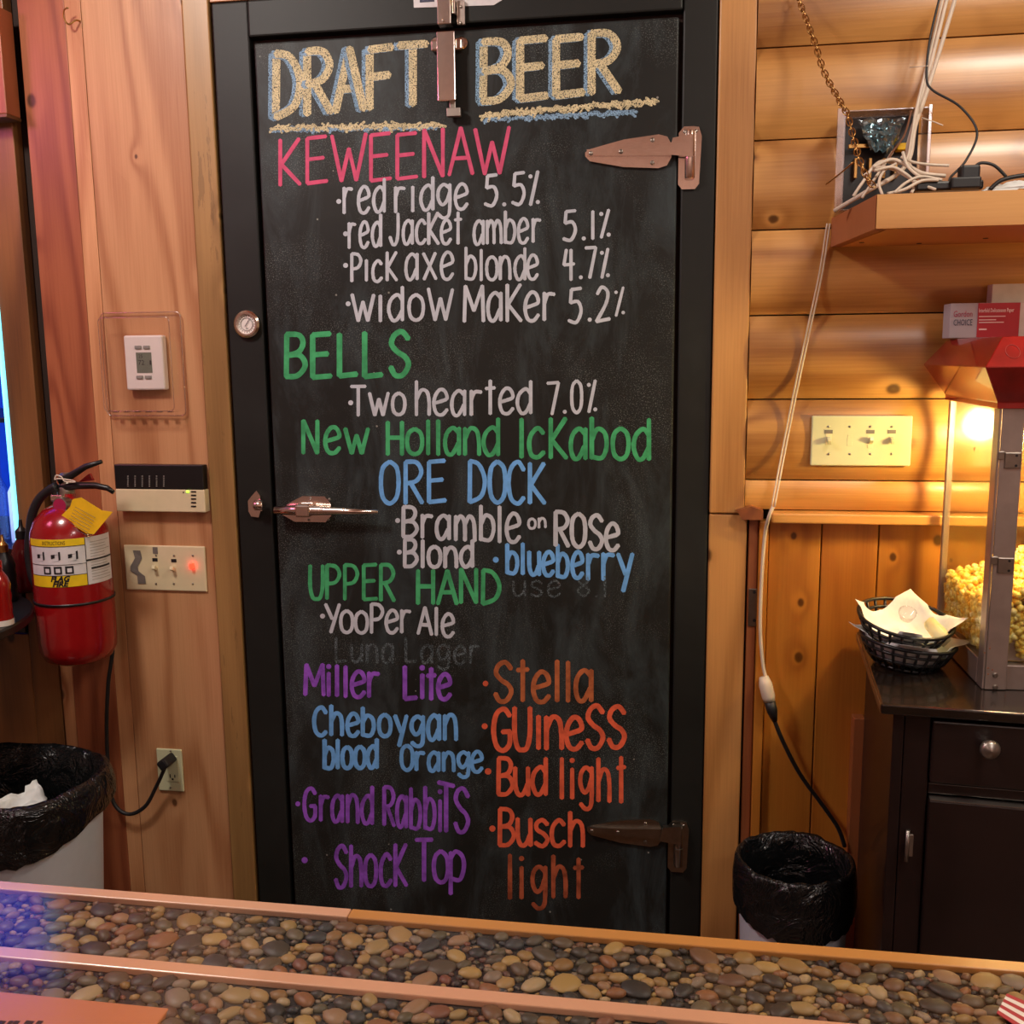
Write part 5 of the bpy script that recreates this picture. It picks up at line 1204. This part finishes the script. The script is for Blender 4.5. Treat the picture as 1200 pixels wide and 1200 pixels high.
for r0, n, k in ((.0118, 260, .84), (.0092, 1500, .82), (.0072, 5500, .80), (.0053, 12000, .76), (.0036, 16000, .72)):
    for _ in range(n):
        x, y = random.uniform(-.80, .45), random.uniform(-1.56, -1.305); r = r0 * random.uniform(.82, 1.18)
        if ok(x, y, r) and fits(x, y, r, k): spots.append((x, y, r)); cell.setdefault((int(x / .03), int(y / .03)), []).append((x, y, r))
def vis(s):
    v = MM.transposed() @ (Vector((s[0], s[1], BZ)) - CAM); X, Y_ = 600 + F * v.x / -v.z, 600 - F * v.y / -v.z
    return -10 < X < 1210 and Y_ < 1210
spots.sort(key=lambda s: -(s[2] / (1.0 + abs(s[1] - CAM.y)) * (1 if vis(s) else .2)))
sm_ = MB(); 
for i, (x, y, r) in enumerate(spots):
    m = PM[i % 4]; ratio = random.uniform(.66, .95); rz = random.uniform(-.9, .9)
    mat = Matrix.Translation((x, y, BZ - .0045 + random.uniform(-.0012, .0002) - (r < .005) * .0008)) @ Matrix.Rotation(rz, 4, 'Z') @ Matrix.Diagonal((r * 1.12, r * ratio, min(.0042, r * .55), 1))
    if i < 300:
        o = bpy.data.objects.new('pebble', m); COL.objects.link(o); o.parent = bar; o.matrix_local = Matrix.Translation(-Vector(bar.location)) @ mat
    else:
        if r > .0055: sm_.add([mat @ v.co for v in m.vertices], [tuple(p.vertices) for p in m.polygons])
        else: sm_.add([mat @ Vector(q) for q in base_t], ico_f)
so = sm_.make('small_pebbles', M['pebble'], bar, smooth=True, kind='stuff')
# little striped paper flag lying on the bar
ft = thing('paper_flag', 'small red and white striped paper flag at the lower right corner of the bar', 'flag', PZ(1195, 1190, BZ + .002))
c0, c1_, c2_, c3 = PZ(1180, 1164, BZ + .003), PZ(1222, 1182, BZ + .003), PZ(1212, 1216, BZ + .003), PZ(1168, 1187, BZ + .003)
for k in range(7):
    t0, t1 = k / 7, (k + 1) / 7; q4 = [c0.lerp(c3, t0), c1_.lerp(c2_, t0), c1_.lerp(c2_, t1), c0.lerp(c3, t1)]; lo4 = [v - Vector((0, 0, .0006)) for v in q4]
    obj('stripe', q4 + lo4, [(0, 3, 2, 1), (4, 5, 6, 7), (0, 1, 5, 4), (1, 2, 6, 5), (2, 3, 7, 6), (3, 0, 4, 7)], M['flag_red'] if k % 2 == 0 else M['flag_white'], ft)
